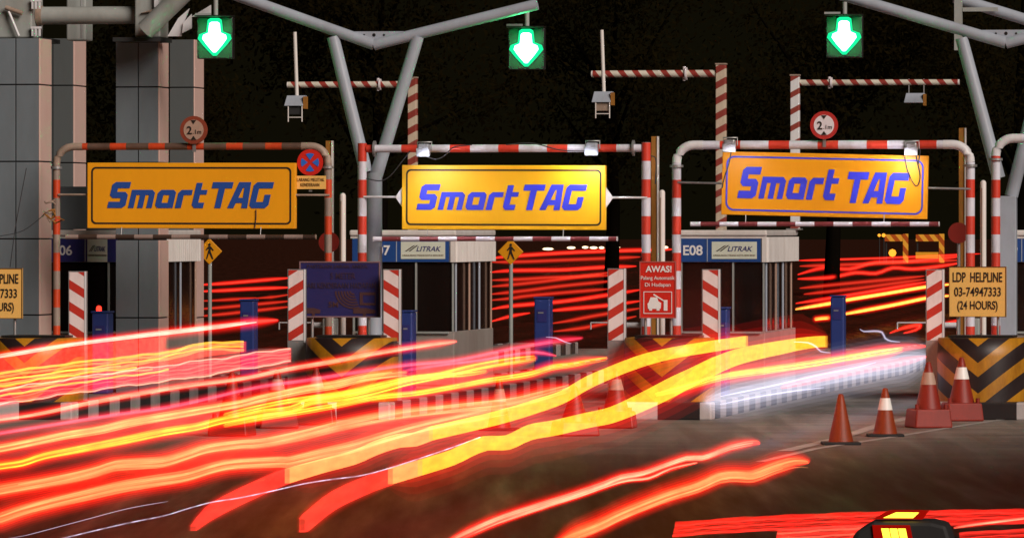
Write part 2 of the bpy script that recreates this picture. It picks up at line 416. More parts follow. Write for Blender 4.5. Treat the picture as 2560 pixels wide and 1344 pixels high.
# ------------------------------------------------------------------ height frames
FD = 76.5
def pole_bend(cx, cz, r, a0, a1, n=8):
    return [(cx + r * math.cos(math.radians(a0 + (a1 - a0) * k / n)), 0, cz + r * math.sin(math.radians(a0 + (a1 - a0) * k / n))) for k in range(n + 1)]
def height_frame(lpx, rpx, tpy, label, rounded, dirty, r=.058, d=FD):
    c = (lpx + rpx) / 2
    t = T('height_barrier', label, 'height frame', c, d, 'red and white height frames across the lanes', z=.0)
    xl, xr, zt = t.x(lpx), t.x(rpx), t.z(tpy)
    pm = M['post_dirty' if dirty else 'post_rw']; bm_ = M['beam_dirty' if dirty else 'beam_rw']
    zb = .21
    rb = .22
    for s_, x in ((-1, xl), (1, xr)):
        top = zt - rb if rounded else zt + .07
        MB().tube([(x, 0, zb), (x, 0, top)], r).build('post', pm, t)
        MB().lathe([(r * 1.5, top - .06), (r * 1.5, top - .03)] if rounded else [(r, top), (.001, top + .005)], (x, 0)).build('flange', M['galv'], t)
        MB().box(x - .13, x + .13, -.13, .13, .201, .225).build('base_plate', M['galv'], t)
    if rounded:
        MB().tube(pole_bend(xl + rb, zt - rb, rb, 180, 90) + [(xl + rb + .12, 0, zt)], r, 14).build('elbow', M['white' if not dirty else 'dirty_white'], t)
        MB().tube([(xr - rb - .12, 0, zt)] + pole_bend(xr - rb, zt - rb, rb, 90, 0), r, 14).build('elbow', M['white' if not dirty else 'dirty_white'], t)
        MB().tube([(xl + rb + .12, 0, zt), (xr - rb - .12, 0, zt)], r * .94, 14).build('beam', bm_, t)
    else:
        MB().tube([(xl + r, 0, zt), (xr - r, 0, zt)], r * .85, 14).build('beam', bm_, t)
        for x in (xl + .16, xr - .16):
            MB().tube([(x - .012, 0, zt), (x + .012, 0, zt)], r * 1.75, 18).build('flange', M['galv'], t)
    return t
f1 = height_frame(137, 822, 366, 'weathered height frame with dirty bands around the left yellow sign', True, True, .048)
f2 = height_frame(904, 1614, 371, 'height frame with square corners around the middle yellow sign', False, False)
f3 = height_frame(1693, 2421, 362, 'height frame with round white corners around the tilted yellow sign', True, False)
f4 = height_frame(2494, 3210, 345, 'height frame cut off by the right edge behind the helpline board', True, False)

def yellow_sign(x0, x1, y0, y1, label, border, ink, d, rot_deg, word_boxes, r=.06, face='amber'):
    c = (x0 + x1) / 2
    t = T('lane_sign', label, 'lane sign', c, d, 'yellow lane signs hanging in the height frames', z=0)
    zc = t.z((y0 + y1) / 2)
    t.o.location.z = zc; t.z0 = zc
    hw, hh = t.m(x1 - x0) / 2 / CT, t.m(y1 - y0) / 2
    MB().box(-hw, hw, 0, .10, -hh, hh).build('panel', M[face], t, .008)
    e = .052
    MB().ring(rrect(-hw + e, hw - e, -hh + e, hh - e, r), rrect(-hw + e + .022, hw - e - .022, -hh + e + .022, hh - e - .022, r - .015), -.004, -.001).build('border', border, t)
    for word, gaps, bx0, bx1, by0, by1 in word_boxes:
        logo_word(word, gaps, ink, t, t.m((bx0 + bx1) / 2 - c) / CT, t.m((y0 + y1) / 2 - (by0 + by1) / 2), -.005, t.m(bx1 - bx0) / CT, t.m(by1 - by0))
    t.o.rotation_euler = (0, math.radians(rot_deg), -TH)
    t.hw, t.hh = hw, hh
    return t
GP = (.12, .12, .10, .10, .16, -.02, .06, 0)
s1 = yellow_sign(215, 740, 407, 571, 'amber lane sign with dark blue lettering and black border in the weathered frame', M['ink_black'], M['ink_blue'], 76.35, .15,
                 [('SmartTAG', GP, 266, 687, 455, 520)])
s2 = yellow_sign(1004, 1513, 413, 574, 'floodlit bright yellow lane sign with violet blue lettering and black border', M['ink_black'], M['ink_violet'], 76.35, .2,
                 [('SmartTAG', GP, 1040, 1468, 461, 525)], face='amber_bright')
s3 = yellow_sign(1806, 2316, 384, 542, 'tilted amber lane sign with a violet border and gap between two words', M['ink_violet'], M['ink_violet'], 76.35, 1.35,
                 [('Smart', GP[:5], 1845, 2098, 421, 500), ('TAG', GP[5:], 2118, 2272, 428, 506)], .10)
# side arms that hold each sign between its posts
def arms(sign, frame, lp, rp, py, m, plates):
    hw = sign.hw
    for s_, px in ((-1, lp), (1, rp)):
        xe = sign.m(px - sign.px) / CT
        z = sign.m(0) + (sign.z(py))
        MB().tube([(s_ * (hw - .004), .05, z), (xe, .10, z)], .014, 8).build('side_arm', m, sign)
        if plates:
            MB().prism([(s_ * hw, z + .13), (s_ * (hw + .09), z), (s_ * hw, z - .13)][::s_], .03, .06).build('arm_plate', m, sign)
arms(s1, f1, 137, 822, 487, M['dirty_white'], False)
arms(s2, f2, 904, 1614, 493, M['white'], True)
arms(s3, f3, 1693, 2421, 464, M['galv'], False)

def height_bar(x0, x1, y, label, m, sign, d=76.3, end=None):
    t = T('height_bar', label, 'height bar', (x0 + x1) / 2, d, 'striped height bars hanging below the lane signs')
    z = t.z(y)
    t.o.location.z = z
    MB().tube([(t.x(x0), 0, 0), (t.x(x1), 0, 0)], .030, 14).build('bar', m, t)
    for k in (.22, .78):
        x = t.x(x0 + (x1 - x0) * k)
        MB().tube([(x, .0, .028), (x, .03, .12)], .006, 6).build('hanger', M['galv'], t)
    for s_, px in ((-1, x0), (1, x1)):
        MB().tube([(t.x(px), 0, 0), (t.x(px) + s_ * .012, 0, 0)], .031, 14).build('end_cap', M['white' if m is not M['bar_dirty'] else 'dirty_white'], t)
height_bar(163, 790, 592, 'grimy brown and white height bar under the left yellow sign', M['bar_dirty'], s1)
height_bar(934, 1541, 597, 'clean maroon and white height bar under the floodlit yellow sign', M['bar_rw'], s2)
height_bar(1730, 2343, 560, 'maroon and white height bar under the tilted yellow sign', M['bar_rw'], s3)

# floodlights clamped to the beams (lit), and their cables
def floodlight(px, py, label, d=76.25, aim=None, energy=0, white=True):
    t = T('floodlight', label, 'floodlight', px, d, 'floodlights clamped to the frame beams')
    t.o.location.z = t.z(py)
    m = MB().box(-.07, .07, -.13, .03, -.075, .075)
    m.build('housing', M['steel' if white else 'galv'], t, .02)
    MB().box(-.085, .085, -.15, -.131, -.085, .02).build('visor', M['steel' if white else 'galv'], t, .006)
    MB().tube([(-.09, -.04, .0), (-.09, .0, .1), (.09, .0, .1), (.09, -.04, 0)], .010, 6).build('bracket', M['galv'], t)
    if energy:
        l = bpy.data.lights.new('floodlight_lamp', 'SPOT'); l.energy = energy; l.spot_size = math.radians(130); l.spot_blend = .9
        l.color = (.86, .86, 1.0); l.shadow_soft_size = .06
        lo = bpy.data.objects.new('floodlight_lamp', l); C.objects.link(lo); lo.parent = t.o
        lo.location = (0, -.50, -.10)
        dirn = Vector(aim) - Vector((0, -.50, -.10))
        lo.rotation_euler = dirn.to_track_quat('-Z', 'Y').to_euler()
floodlight(1062, 375, 'white floodlight on the left half of the square cornered frame', aim=(.3, .2, -.7), energy=34)
floodlight(1482, 372, 'white floodlight on the right half of the square cornered frame', aim=(-.3, .2, -.7), energy=34)
floodlight(1826, 364, 'grey floodlight on the left of the round cornered frame', aim=(.2, .2, -.7), energy=10, white=False)
floodlight(2280, 372, 'grey floodlight above the right end of the tilted sign', aim=(-.5, .2, -.6), energy=22, white=False)
def cable(pts, label, d=76.2, r=.008, m='cable'):
    q = []
    for i in range(len(pts) - 1):
        p0 = pts[max(i - 1, 0)]; p1 = pts[i]; p2 = pts[i + 1]; p3 = pts[min(i + 2, len(pts) - 1)]
        for k in range(6):
            u = k / 6
            q.append(tuple(.5 * ((2 * p1[j]) + (-p0[j] + p2[j]) * u + (2 * p0[j] - 5 * p1[j] + 4 * p2[j] - p3[j]) * u * u + (-p0[j] + 3 * p1[j] - 3 * p2[j] + p3[j]) * u ** 3) for j in (0, 1)))
    q.append(pts[-1])
    w = [P(x, y, d) for x, y in q]
    m_ = MB().tube([p - w[0] for p in w], r, 6)
    o = m_.build('cable', M[m]); o.location = w[0]
    return tag(o, label, 'cable', 'loose cables on the frames')
cable([(1058, 385), (1085, 398), (1110, 390), (1135, 368), (1180, 362)], 'black cable looping below the beam beside the left white floodlight')
cable([(1025, 378), (1000, 410), (975, 440), (950, 452), (915, 446)], 'black cable drooping from the beam corner to the square frame post')
cable([(1265, 362), (1330, 358), (1400, 375), (1462, 378)], 'black cable lying along the beam towards the right white floodlight')
cable([(1590, 366), (1625, 388), (1640, 400), (1638, 460)], 'black cable running off the beam end to the rusty post')
cable([(2262, 392), (2270, 430), (2290, 465), (2300, 440), (2290, 385), (2300, 375), (2296, 410)], 'tangle of black cable over the right end of the tilted sign', 76.15)
cable([(1828, 378), (1822, 410), (1812, 440), (1805, 470)], 'black cable hanging at the left edge of the tilted sign', 76.15)
cable([(66, 420), (40, 560), (25, 668)], 'thin dark wire hanging down the left cladding', 75.2, .005)
cable([(120, 528), (60, 575), (0, 590)], 'thin dark wire sagging off the weathered frame post to the left', 75.4, .005)
cable([(640, 524), (640, 545), (637, 570)], 'dark drip of wire on the lower right of the left sign', 76.2, .006)

# worn bracket cluster on the weathered post
t = T('clamp_bundle', 'rusty clamps and wire bundle on the weathered left post', 'clamps', 134, 76.35)
t.o.location.z = t.z(515); t.z0 = t.o.location.z
for k in range(9):
    x = R.uniform(-.14, .06); z = R.uniform(-.16, .16)
    MB().tube([(x, -.06, z), (x + R.uniform(-.05, .12), -.08, z + R.uniform(-.06, .06)), (.03, -.05, z + R.uniform(-.1, .1))], .012, 6).build('clamp', M['dirty_white' if k % 2 else 'rust'], t)

# rusty flat posts behind the frames
def flat_post(px, ytop, label, d=77.6):
    t = T('rusty_post', label, 'post', px, d, 'rusty flat posts behind the frames', z=.2)
    MB().box(-.045, .03, 0, .03, 0, t.z(ytop)).build('web', M['rust'], t)
    MB().box(.031, .05, -.02, .05, 0, t.z(ytop)).build('flange', M['pleat'], t)
flat_post(1637, 341, 'rusty orange flat post behind the square cornered frame')
flat_post(2406, 320, 'rusty orange flat post behind the right post of the tilted sign')
flat_post(823, 352, 'rusty orange flat post behind the right post of the weathered frame')

# raised white barrier arms
def raised_arm(px, y0, label, d=75.6):
    t = T('barrier_arm', label, 'barrier arm', px, d, 'white barrier arms raised upright', z=.2)
    r = .038
    zt = t.z(y0)
    MB().tube([(0, 0, .75)] + [(0, 0, zt - r)] + [(0, 0, zt - r + r * math.sin(a)) for a in (.5, 1.0, 1.4)],
              [r, r, r * .88, r * .54, r * .17], 14).build('arm', M['pleat'], t)
    MB().tube([(-.012, -r - .002, .8), (-.012, -r - .002, zt - .1)], .006, 6).build('groove', M['dirty_white'], t)
    MB().box(-.11, .11, -.06, .16, 0, .80).build('motor_housing', M['blue_box'], t, .015)
    MB().box(-.115, -.105, -.07, -.061, 0.02, .78).box(.105, .115, -.07, -.061, .02, .78).build('edge_trim', M['galv'], t)
raised_arm(857, 482, 'upright white barrier arm between the weathered and square cornered frames')
raised_arm(1655, 474, 'upright white barrier arm rising behind the red AWAS board')
raised_arm(2458, 450, 'upright white barrier arm rising behind the helpline board')

# red discs behind the posts
def red_disc(px, py, r, label, d=77.2):
    t = T('red_disc_sign', label, 'round sign', px, d, 'plain red discs behind the posts', z=.2)
    MB().disc(0, t.z(py), t.m(r), 0, .02).build('plate', M['sign_red_dull'], t)
    MB().tube([(0, .045, 0), (0, .045, t.z(py) + .05)], .022, 8).build('pole', M['galv'], t)
red_disc(822, 605, 26, 'plain red disc behind the right post of the weathered frame')
red_disc(2396, 582, 26, 'plain red disc behind the right post of the tilted sign')

# ------------------------------------------------------------------ round signs
def limit_sign(px, py, label, white, redm, d=76.4):
    t = T('height_limit_sign', label, 'round sign', px, d)
    t.o.location.z = t.z(py); t.z0 = t.o.location.z
    r = t.m(35)
    MB().disc(0, 0, r, 0, .025).build('rim', redm, t)
    MB().disc(0, 0, r * .73, -.005, -.001).build('face', white, t)
    for s_ in (1, -1):
        MB().prism([(-r * .2, s_ * r * .7), (r * .2, s_ * r * .7), (0, s_ * r * .42)][::-s_], -.011, -.006).build('arrow_mark', M['ink_black'], t)
    text('2', M['ink_black'], t, -r * .30, -r * .02, -.009, h=r * .58, bold=.02)
    text('.1m', M['ink_black'], t, r * .27, -r * .13, -.009, h=r * .30)
    MB().box(-.02, .02, .026, .05, -r - .10, r * .6).build('bracket', M['galv'], t)
limit_sign(484, 325, 'weathered brown round sign reading 2.1m on the left frame', M['disc_tan'], mat('weathered_red_rim', (.24, .04, .015), .6, 0, .4))
limit_sign(2060, 313, 'clean red and white round sign reading 2.1m above the tilted sign', M['disc_white'], mat('clean_red_rim', (.45, .03, .025), .4, 0, .1))

t = T('no_stopping_sign', 'round red and blue no stopping sign beside the left yellow sign', 'round sign', 775, 76.2)
t.o.location.z = t.z(406); r = t.m(33)
MB().disc(0, 0, r, 0, .02).build('rim', M['sign_red'], t)
for k in range(4):
    a0 = k * 90
    pts = [(r * .17 * math.cos(math.radians(a0)), r * .17 * math.sin(math.radians(a0)))]
    pts += [(r * .70 * math.cos(math.radians(a0 + b)), r * .70 * math.sin(math.radians(a0 + b))) for b in (-28, -20, -10, 0, 10, 20, 28)]
    MB().prism(pts, -.005, -.001).build('blue_field', M['sign_blue'], t)
MB().box(-.02, .02, .021, .045, -r - .2, r + .02).build('bracket', M['galv'], t)
t = T('notice_plate', 'small amber notice plate below the no stopping sign', 'sign plate', 777, 76.2)
t.o.location.z = t.z(456); w, h = t.m(76) / 2 / CT, t.m(33) / 2
MB().box(-w, w, 0, .015, -h, h).build('plate', M['amber_pale'], t)
text('LARANG MELETAK', M['ink_brown'], t, 0, h * .42, -.003, w=w * 1.8, h=h * .5)
text('KENDERAAN', M['ink_brown'], t, -.01, -h * .35, -.003, w=w * 1.25, h=h * .5)

# ------------------------------------------------------------------ boards on the noses
def board(px0, px1, py0, py1, name, label, cat, face, edge, d, group=None, legs=True, e=.016):
    t = T(name, label, cat, (px0 + px1) / 2, d, group, z=.0)
    hw = t.m(px1 - px0) / 2 / CT; zb, zt = t.z(py1), t.z(py0)
    MB().box(-hw, hw, .0, .03, zb, zt).build('panel', face, t, .004)
    MB().ring([(-hw, zb), (hw, zb), (hw, zt), (-hw, zt)], [(-hw + e, zb + e), (hw - e, zb + e), (hw - e, zt - e), (-hw + e, zt - e)], -.008, -.001).build('frame', edge, t)
    if legs:
        for s_ in (-1, 1):
            MB().tube([(s_ * hw * .7, .05, .2), (s_ * hw * .7, .05, zt - .05)], .018, 8).build('leg', M['galv'], t)
    t.hw, t.zb, t.zt = hw, zb, zt
    return t
t = board(748, 951, 653, 793, 'warning_board', 'dark violet board with faded lettering standing on the second island nose', 'board', M['violet_board'], M['violet_edge'], 74.9)
hz = t.zt - t.zb
def fz(k): return t.zt - hz * k
text('PASTIKAN JARAK ANDA', M['ink_faded'], t, -.03, fz(.10), -.004, w=t.hw * 1.5, h=hz * .085, bold=.01)
text('5 METER', M['ink_faded'], t, .04, fz(.26), -.004, w=t.hw * .62, h=hz * .11, bold=.01)
text('DARI KENDERAAN HADAPAN', M['ink_faded'], t, 0, fz(.43), -.004, w=t.hw * 1.78, h=hz * .10, bold=.01)
text('5M', M['ink_rust'], t, -.08, fz(.77), -.004, w=t.hw * .24, h=hz * .10, bold=.015)
m = MB(); cx, cz = .12, fz(.53)
for k in range(6):
    r0 = .05 + k * .036
    o_ = [(cx + .05 + r0 * math.cos(math.radians(a_)), cz - r0 * math.sin(math.radians(a_)) * .95) for a_ in range(70, 181, 10)]
    i_ = [(cx + .05 + (r0 - .02) * math.cos(math.radians(a_)), cz - (r0 - .02) * math.sin(math.radians(a_)) * .95) for a_ in range(70, 181, 10)]
    m.prism((o_ + i_[::-1])[::-1], -.006, -.002)
m.build('radio_waves', M['ink_rust'], t)
MB().ring([(.25, fz(.78)), (.45, fz(.78)), (.45, fz(.55)), (.25, fz(.55))], [(.29, fz(.74)), (.44, fz(.74)), (.44, fz(.60)), (.29, fz(.60))], -.006, -.002).build('reader_mark', M['ink_rust'], t)
for x_, s_ in ((-.36, .8), (.28, 1.1)):
    MB().prism([(x_ - .10 * s_, fz(.93)), (x_ + .14 * s_, fz(.93)), (x_ + .15 * s_, fz(.87)), (x_ + .05 * s_, fz(.83)), (x_ - .10 * s_, fz(.83))], -.006, -.002).disc(x_ + .03, fz(.95), .02, -.007, -.0015).build('car_mark', M['ink_rust'], t)

t = board(1599, 1690, 653, 795, 'warning_board', 'red AWAS! board with white lettering and barrier pictogram on the third nose', 'board', M['sign_red'], mat('pink_edge', (.45, .12, .10), .4, 0, .2), 74.9, e=.012)
hz = t.zt - t.zb
text('AWAS!', M['ink_white'], t, .01, fz(.135), -.004, w=t.hw * 1.42, h=hz * .115, bold=.025)
text('Palang Automatik', M['ink_white'], t, 0, fz(.30), -.004, w=t.hw * 1.85, h=hz * .085)
text('Di Hadapan', M['ink_white'], t, 0, fz(.42), -.004, w=t.hw * 1.4, h=hz * .085)
b0, b1 = fz(.92), fz(.53); bw = t.hw * .78
MB().ring([(-bw, b0), (bw, b0), (bw, b1), (-bw, b1)], [(-bw + .008, b0 + .008), (bw - .008, b0 + .008), (bw - .008, b1 - .008), (-bw + .008, b1 - .008)], -.006, -.002).build('pictogram_frame', M['ink_white'], t)
bh = b1 - b0
def pz(k): return b0 + bh * k
m = MB().prism([(-bw * .68, pz(.22)), (bw * .2, pz(.22)), (bw * .24, pz(.48)), (bw * .05, pz(.56)), (-bw * .05, pz(.74)), (-bw * .5, pz(.74)), (-bw * .64, pz(.5)), (-bw * .72, pz(.46))], -.006, -.002)
m.box(-bw * .6, -bw * .4, -.006, -.002, pz(.14), pz(.219)).box(-bw * .08, bw * .12, -.006, -.002, pz(.14), pz(.219))
m.build('car_mark', M['ink_white'], t)
MB().box(bw * .42, bw * .68, -.006, -.002, pz(.14), pz(.62)).prism([(bw * .41, pz(.56)), (bw * .41, pz(.62)), (-bw * .28, pz(.90)), (-bw * .32, pz(.84))][::-1], -.006, -.002).build('barrier_mark', M['ink_white'], t)

def helpline(px0, px1, py0, py1, label):
    global t, hz
    t = board(px0, px1, py0, py1, 'helpline_board', label, 'board', M['amber_pale'], M['ink_brown'], 74.9, 'helpline boards', e=.008)
    hz = t.zt - t.zb
    text('LDP  HELPLINE', M['ink_black'], t, 0, fz(.21), -.004, w=t.hw * 1.72, h=hz * .19, bold=.012)
    text('03-74947333', M['ink_black'], t, 0, fz(.50), -.004, w=t.hw * 1.62, h=hz * .18, bold=.012)
    text('(24 HOURS)', M['ink_black'], t, 0, fz(.79), -.004, w=t.hw * 1.40, h=hz * .22, bold=.012)
helpline(2373, 2515, 666, 792, 'amber helpline board with full telephone number on the fourth nose')
helpline(-86, 57, 670, 796, 'amber helpline board cut off by the left edge of the picture')

# ------------------------------------------------------------------ toll booths
def booth(px0, px1, num, label, numw, d=80.5, ytop=575, nk=.52, bw=None, has_logo=True, dep=3.1, zbase=.2, board_m=None, square_logo=False):
    t = T('toll_booth', label, 'toll booth', (px0 + px1) / 2, d, 'toll booths on the islands', z=0)
    hw = t.m(px1 - px0) / 2 / CT
    zr, zb1, zb0 = t.z(ytop + 14), t.z(ytop + 17), t.z(ytop + 80)
    zs = t.z(828)
    MB().box(-hw - .03, hw + .03, -.05, dep + .03, zr, zr + .075).build('roof', M['pleat'], t, .02)
    # body: base wall, corner posts, dark glazing
    MB().box(-hw, hw, .0, dep, zbase, zs).build('base_wall', M['booth_wall'], t, .01)
    MB().box(-hw + .012, hw - .012, -.012, -.001, zbase + .05, zs - .04).build('base_panel', M['booth_wall'], t, .004)
    MB().box(-hw + .03, hw - .03, .03, dep - .03, zs + .002, zb0 - .002).build('window', M['glass_dark'], t)
    p = MB()
    for x in (-hw + .02, hw - .02, hw * .25):
        p.box(x - .012, x + .012, .0, .028, zs + .001, zb0 - .001)
    p.build('window_frame', M['steel_dull'], t)
    for k in range(4):
        y = (.10, 1.15, 1.95, 2.9)[k]
        MB().tube([(hw + .0, y, zs + .001), (hw + .0, y, zb0 - .001)], .017, 8).build('side_bar', M['disc_tan' if k % 2 else 'steel'], t)
    # fascia: blue board in front, pleated metal round the side
    MB().box(-hw, hw, .0, dep, zb0, zb1 - .001).build('fascia', M['steel_dull'], t)
    pl = MB(); n = 26
    for k in range(n):
        y0 = k * dep / n
        pl.tube([(hw - .01, y0 + dep / n / 2, zb0 + .001), (hw - .01, y0 + dep / n / 2, zb1 - .001)], dep / n * .48, 8)
    pl.build('pleated_side', M['pleat'], t)
    MB().box(-hw - .02, hw + .02, -.02, .0, zb1 - .02, zb1 + .02).box(hw * .93, hw + .02, -.02, -.001, zb0, zb1 - .021).build('fascia_trim', M['pleat'], t)
    bm_ = board_m or M['blue_band']
    xe = hw * .90
    MB().box(-hw + .005, xe, -.018, -.001, zb0 + .004, zb1 - .024).build('number_board', bm_, t)
    zc = (zb0 + zb1 - .02) / 2
    xs = -hw + numw
    if num: text(num, M['ink_white'], t, xs - numw * nk, zc, -.021, h=(zb1 - zb0) * .40, bold=.02)
    MB().box(xs - .006, xs + .006, -.022, -.0185, zb0 + .006, zb1 - .026).build('divider', M['steel'], t)
    if square_logo:
        lx0, lx1 = xs + .03, xs + .30; ph = .46
    else:
        lx0, lx1 = xs + .06, xe - .05; ph = .34
    if has_logo:
        MB().box(lx0, lx1, -.0225, -.0185, zc - (zb1 - zb0) * ph, zc + (zb1 - zb0) * ph).build('logo_plate', M['cream'], t)
        lw = lx1 - lx0; hh = zb1 - zb0
        MB().prism([(lx0 + lw * .09, zc - hh * .04), (lx0 + lw * .13, zc - hh * .04), (lx0 + lw * .33, zc + hh * .20), (lx0 + lw * .27, zc + hh * .18)], -.0255, -.023) \
            .prism([(lx0 + lw * .17, zc - hh * .04), (lx0 + lw * .21, zc - hh * .04), (lx0 + lw * .39, zc + hh * .20), (lx0 + lw * .355, zc + hh * .20)], -.0255, -.023).build('emblem', M['ink_black'], t)
        text('LITRAK', M['navy'], t, lx0 + lw * .63, zc + hh * .06, -.0235, w=lw * .56, h=hh * .20, shear=.3, bold=.01)
        text('LINGKARAN TRANS KOTA SDN BHD', M['ink_brown'], t, lx0 + lw * .5, zc - hh * .20, -.0235, w=lw * .92, h=hh * .06)
    # counter ledge and a lit instrument inside
    MB().box(-hw * .9, hw * .9, -.05, -.013, zs - .03, zs).build('ledge', M['steel_dull'], t, .006)
    t.hw, t.zs, t.zb0 = hw, zs, zb0
    return t
b8 = booth(1700, 1912, 'E08', 'toll booth with bright blue board numbered E08', .37, dep=3.45)
b7 = booth(880, 1136, 'E07', 'toll booth with blue board reading 07 behind the grey canopy column', .60, nk=.36)
b9 = booth(2490, 2710, 'E09', 'toll booth cut off by the right edge behind the grey canopy column', .35)
b6 = booth(104, 372, 'E06', 'toll booth with dark navy board numbered 06 between the clad pillars', .585, d=80.2, board_m=M['navy'], square_logo=True)
b6.o.scale = (1, 1, 1)
# grey fascia storey above the 06 booth
t = b6
MB().box(-t.hw + .02, t.hw - .02, .12, 2.6, t.z(588) + .08, t.z(466)).build('upper_storey', M['panel'], t, .01)

# blue card machines on the islands
def card_machine(px, y0, d, label, w=36, lamp=None):
    t = T('card_machine', label, 'card machine', px, d, 'blue card machines on the islands', z=.2)
    hw = t.m(w) / 2
    zt = t.z(y0)
    MB().box(-hw, hw, 0, .3, 0, zt).build('cabinet', M['blue_box'], t, .02)
    MB().box(-hw - .01, hw + .01, -.015, .315, zt + .001, zt + .025).build('cap', M['blue_box'], t, .006)
    MB().box(-hw * .6, hw * .6, -.008, -.001, zt - .35, zt - .16).build('reader_panel', M['navy'], t)
    MB().box(-hw * .5, hw * .2, -.012, -.009, zt - .22, zt - .20).build('card_slot', M['galv'], t)
    if lamp:
        MB().lathe([(.035, zt + .026), (.036, zt + .06), (.026, zt + .085), (.001, zt + .095)], (-hw * .35, .1), 14).build('beacon', lamp, t)
redlamp = glow('red_beacon_glow', (1, .03, .015), 3.2)
card_machine(250, 782, 78.0, 'blue cabinet with a small red lamp in front of the 06 booth', 42, redlamp)
card_machine(617, 752, 87.5, 'blue card machine left of the dark violet board in the second lane')
card_machine(1016, 780, 77.2, 'blue cabinet beside the striped post at the 07 booth', 30)
card_machine(1355, 746, 90.5, 'blue card machine in the lane between the middle booths', 40)
card_machine(1808, 772, 77.2, 'narrow blue cabinet beside the striped post at the E08 booth', 20)
card_machine(2093, 742, 94.5, 'blue card machine right of the E08 booth', 34)

# lowered white barrier arms behind the noses
def low_arm(px0, px1, py, label, d=79.6):
    t = T('barrier_arm', label, 'barrier arm', px1, d, 'white barrier arms lying level', z=.2)
    z = t.z(py)
    MB().tube([(t.x(px0), 0, z), (t.x(px1), 0, z)], .035, 12).build('arm', M['white'], t)
    MB().tube([(t.x(px0) - .45, 0, z + .03), (t.x(px0), 0, z + .03)], .010, 8).tube([(t.x(px0) - .45, 0, z + .03), (t.x(px0) - .45, 0, z - .06)], .010, 8).build('tip', M['white'], t)
    MB().box(t.x(px1) - .01, t.x(px1) + .16, -.12, .12, 0, z + .09).build('motor_housing', M['steel_dull'], t, .02)
low_arm(1562, 1606, 812, 'level white barrier arm left of the red AWAS board')
low_arm(782, 812, 812, 'level white barrier arm below the dark violet board')
low_arm(2330, 2420, 812, 'level white barrier arm behind the helpline board')

# ------------------------------------------------------------------ clad pillars and canopy steel on the left
def pillar(t, name, x0, x1, y0, y1, z0, z1, joints_z, joints_x, m, gap=.014):
    """a dark core with separate cladding sheets in front of it"""
    core = MB().box(x0 + .02, x1 - .02, y0 + .02, y1 - .02, z0, z1 - .02); core.build('core', M['joint'], t)
    zs = [z0] + sorted(joints_z) + [z1]; xs = [x0] + sorted(joints_x) + [x1]
    pm = MB(); ct = MB()
    for i in range(len(zs) - 1):
        a_, b_ = zs[i] + (gap if i else 0), zs[i + 1] - gap * .2
        for j in range(len(xs) - 1):
            pm.box(xs[j] + (gap if j else 0), xs[j + 1] - (.0 if j < len(xs) - 2 else .021), y0, y0 + .018, a_, b_)
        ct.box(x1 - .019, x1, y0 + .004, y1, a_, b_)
        pm.box(x0, x0 + .018, y0 + .019, y1, a_, b_)
    pm.build(name, m, t, .004); ct.build('sidelit_corner', M['corner'], t, .006)
def lz(t, pys): return [t.z(p) for p in pys if t.z(p) > .3]
tA = T('clad_pillar', 'grey panel clad pillar at the far left edge behind the helpline board', 'pillar', 30, 77.5, 'panel clad pillars of the plaza')
pillar(tA, 'cladding', tA.x(-110), tA.x(101), 0, .62, .0, tA.z(96), lz(tA, (213, 405, 598, 788)), [tA.x(38)], M['panel'])
tA2 = T('clad_pillar', 'darker pillar rising behind the 06 booth with pink lit edges', 'pillar', 165, 83.6, 'panel clad pillars of the plaza')
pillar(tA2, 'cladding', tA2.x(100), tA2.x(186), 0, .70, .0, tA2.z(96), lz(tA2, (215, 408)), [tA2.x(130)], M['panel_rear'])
tB = T('clad_pillar', 'grey panel clad pillar between the 06 booth and the left yellow sign', 'pillar', 345, 78.7, 'panel clad pillars of the plaza')
pillar(tB, 'cladding', tB.x(289), tB.x(399), 0, .55, .0, tB.z(99), lz(tB, (219, 408, 600, 795)), [tB.x(344)], M['panel'])
tB2 = T('clad_pillar', 'narrow rear pillar with a pale right edge behind the weathered round sign', 'pillar', 455, 84.4, 'panel clad pillars of the plaza')
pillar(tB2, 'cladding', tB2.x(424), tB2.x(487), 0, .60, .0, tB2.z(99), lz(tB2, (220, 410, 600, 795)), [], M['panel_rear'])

t = T('canopy_steelwork', 'pale steel canopy frame of posts and braces above the clad pillars', 'steel frame', 200, 78.2)
zb = t.z(94)
def cz_(py): return t.z(py)
MB().box(t.x(-60), t.x(76), .05, .65, zb, t.z(-60)).build('post', M['steel_dull'], t, .02)
MB().box(t.x(336), t.x(400), .05, .55, zb + .0, t.z(-60)).build('post', M['steel_dull'], t, .02)
MB().box(t.x(110), t.x(160), 1.2, 1.6, zb, t.z(-60)).build('post', M['steel_dull'], t, .02)
MB().tube([(t.x(77), .3, t.z(37)), (t.x(335), .3, t.z(37))], .115, 18).build('cross_beam', M['steel_dull'], t)
MB().tube([(t.x(77), .3, t.z(37)), (t.x(92), .3, t.z(37))], .125, 18).build('beam_flange', M['dirty_white'], t)
MB().tube([(t.x(372), -.15, t.z(78)), (t.x(500), -.25, t.z(-40))], .125, 18).build('brace', M['steel_dull'], t)
MB().prism([(t.x(425), t.z(93)), (t.x(460), t.z(93)), (t.x(462), t.z(70)), (t.x(480), t.z(24)), (t.x(452), t.z(48))][::-1], -.10, -.07).build('gusset', M['white'], t)
MB().prism([(t.x(463), t.z(86)), (t.x(487), t.z(74)), (t.x(487), t.z(38)), (t.x(466), t.z(60))], -.14, -.11).build('gusset', M['white'], t)
MB().prism([(t.x(486), t.z(45)), (t.x(535), t.z(45)), (t.x(535), t.z(16))], -.13, -.10).build('gusset', M['white'], t)
MB().prism([(t.x(352), t.z(34)), (t.x(386), t.z(30)), (t.x(386), t.z(24))], .0, .048).build('gusset', M['dirty_white'], t)
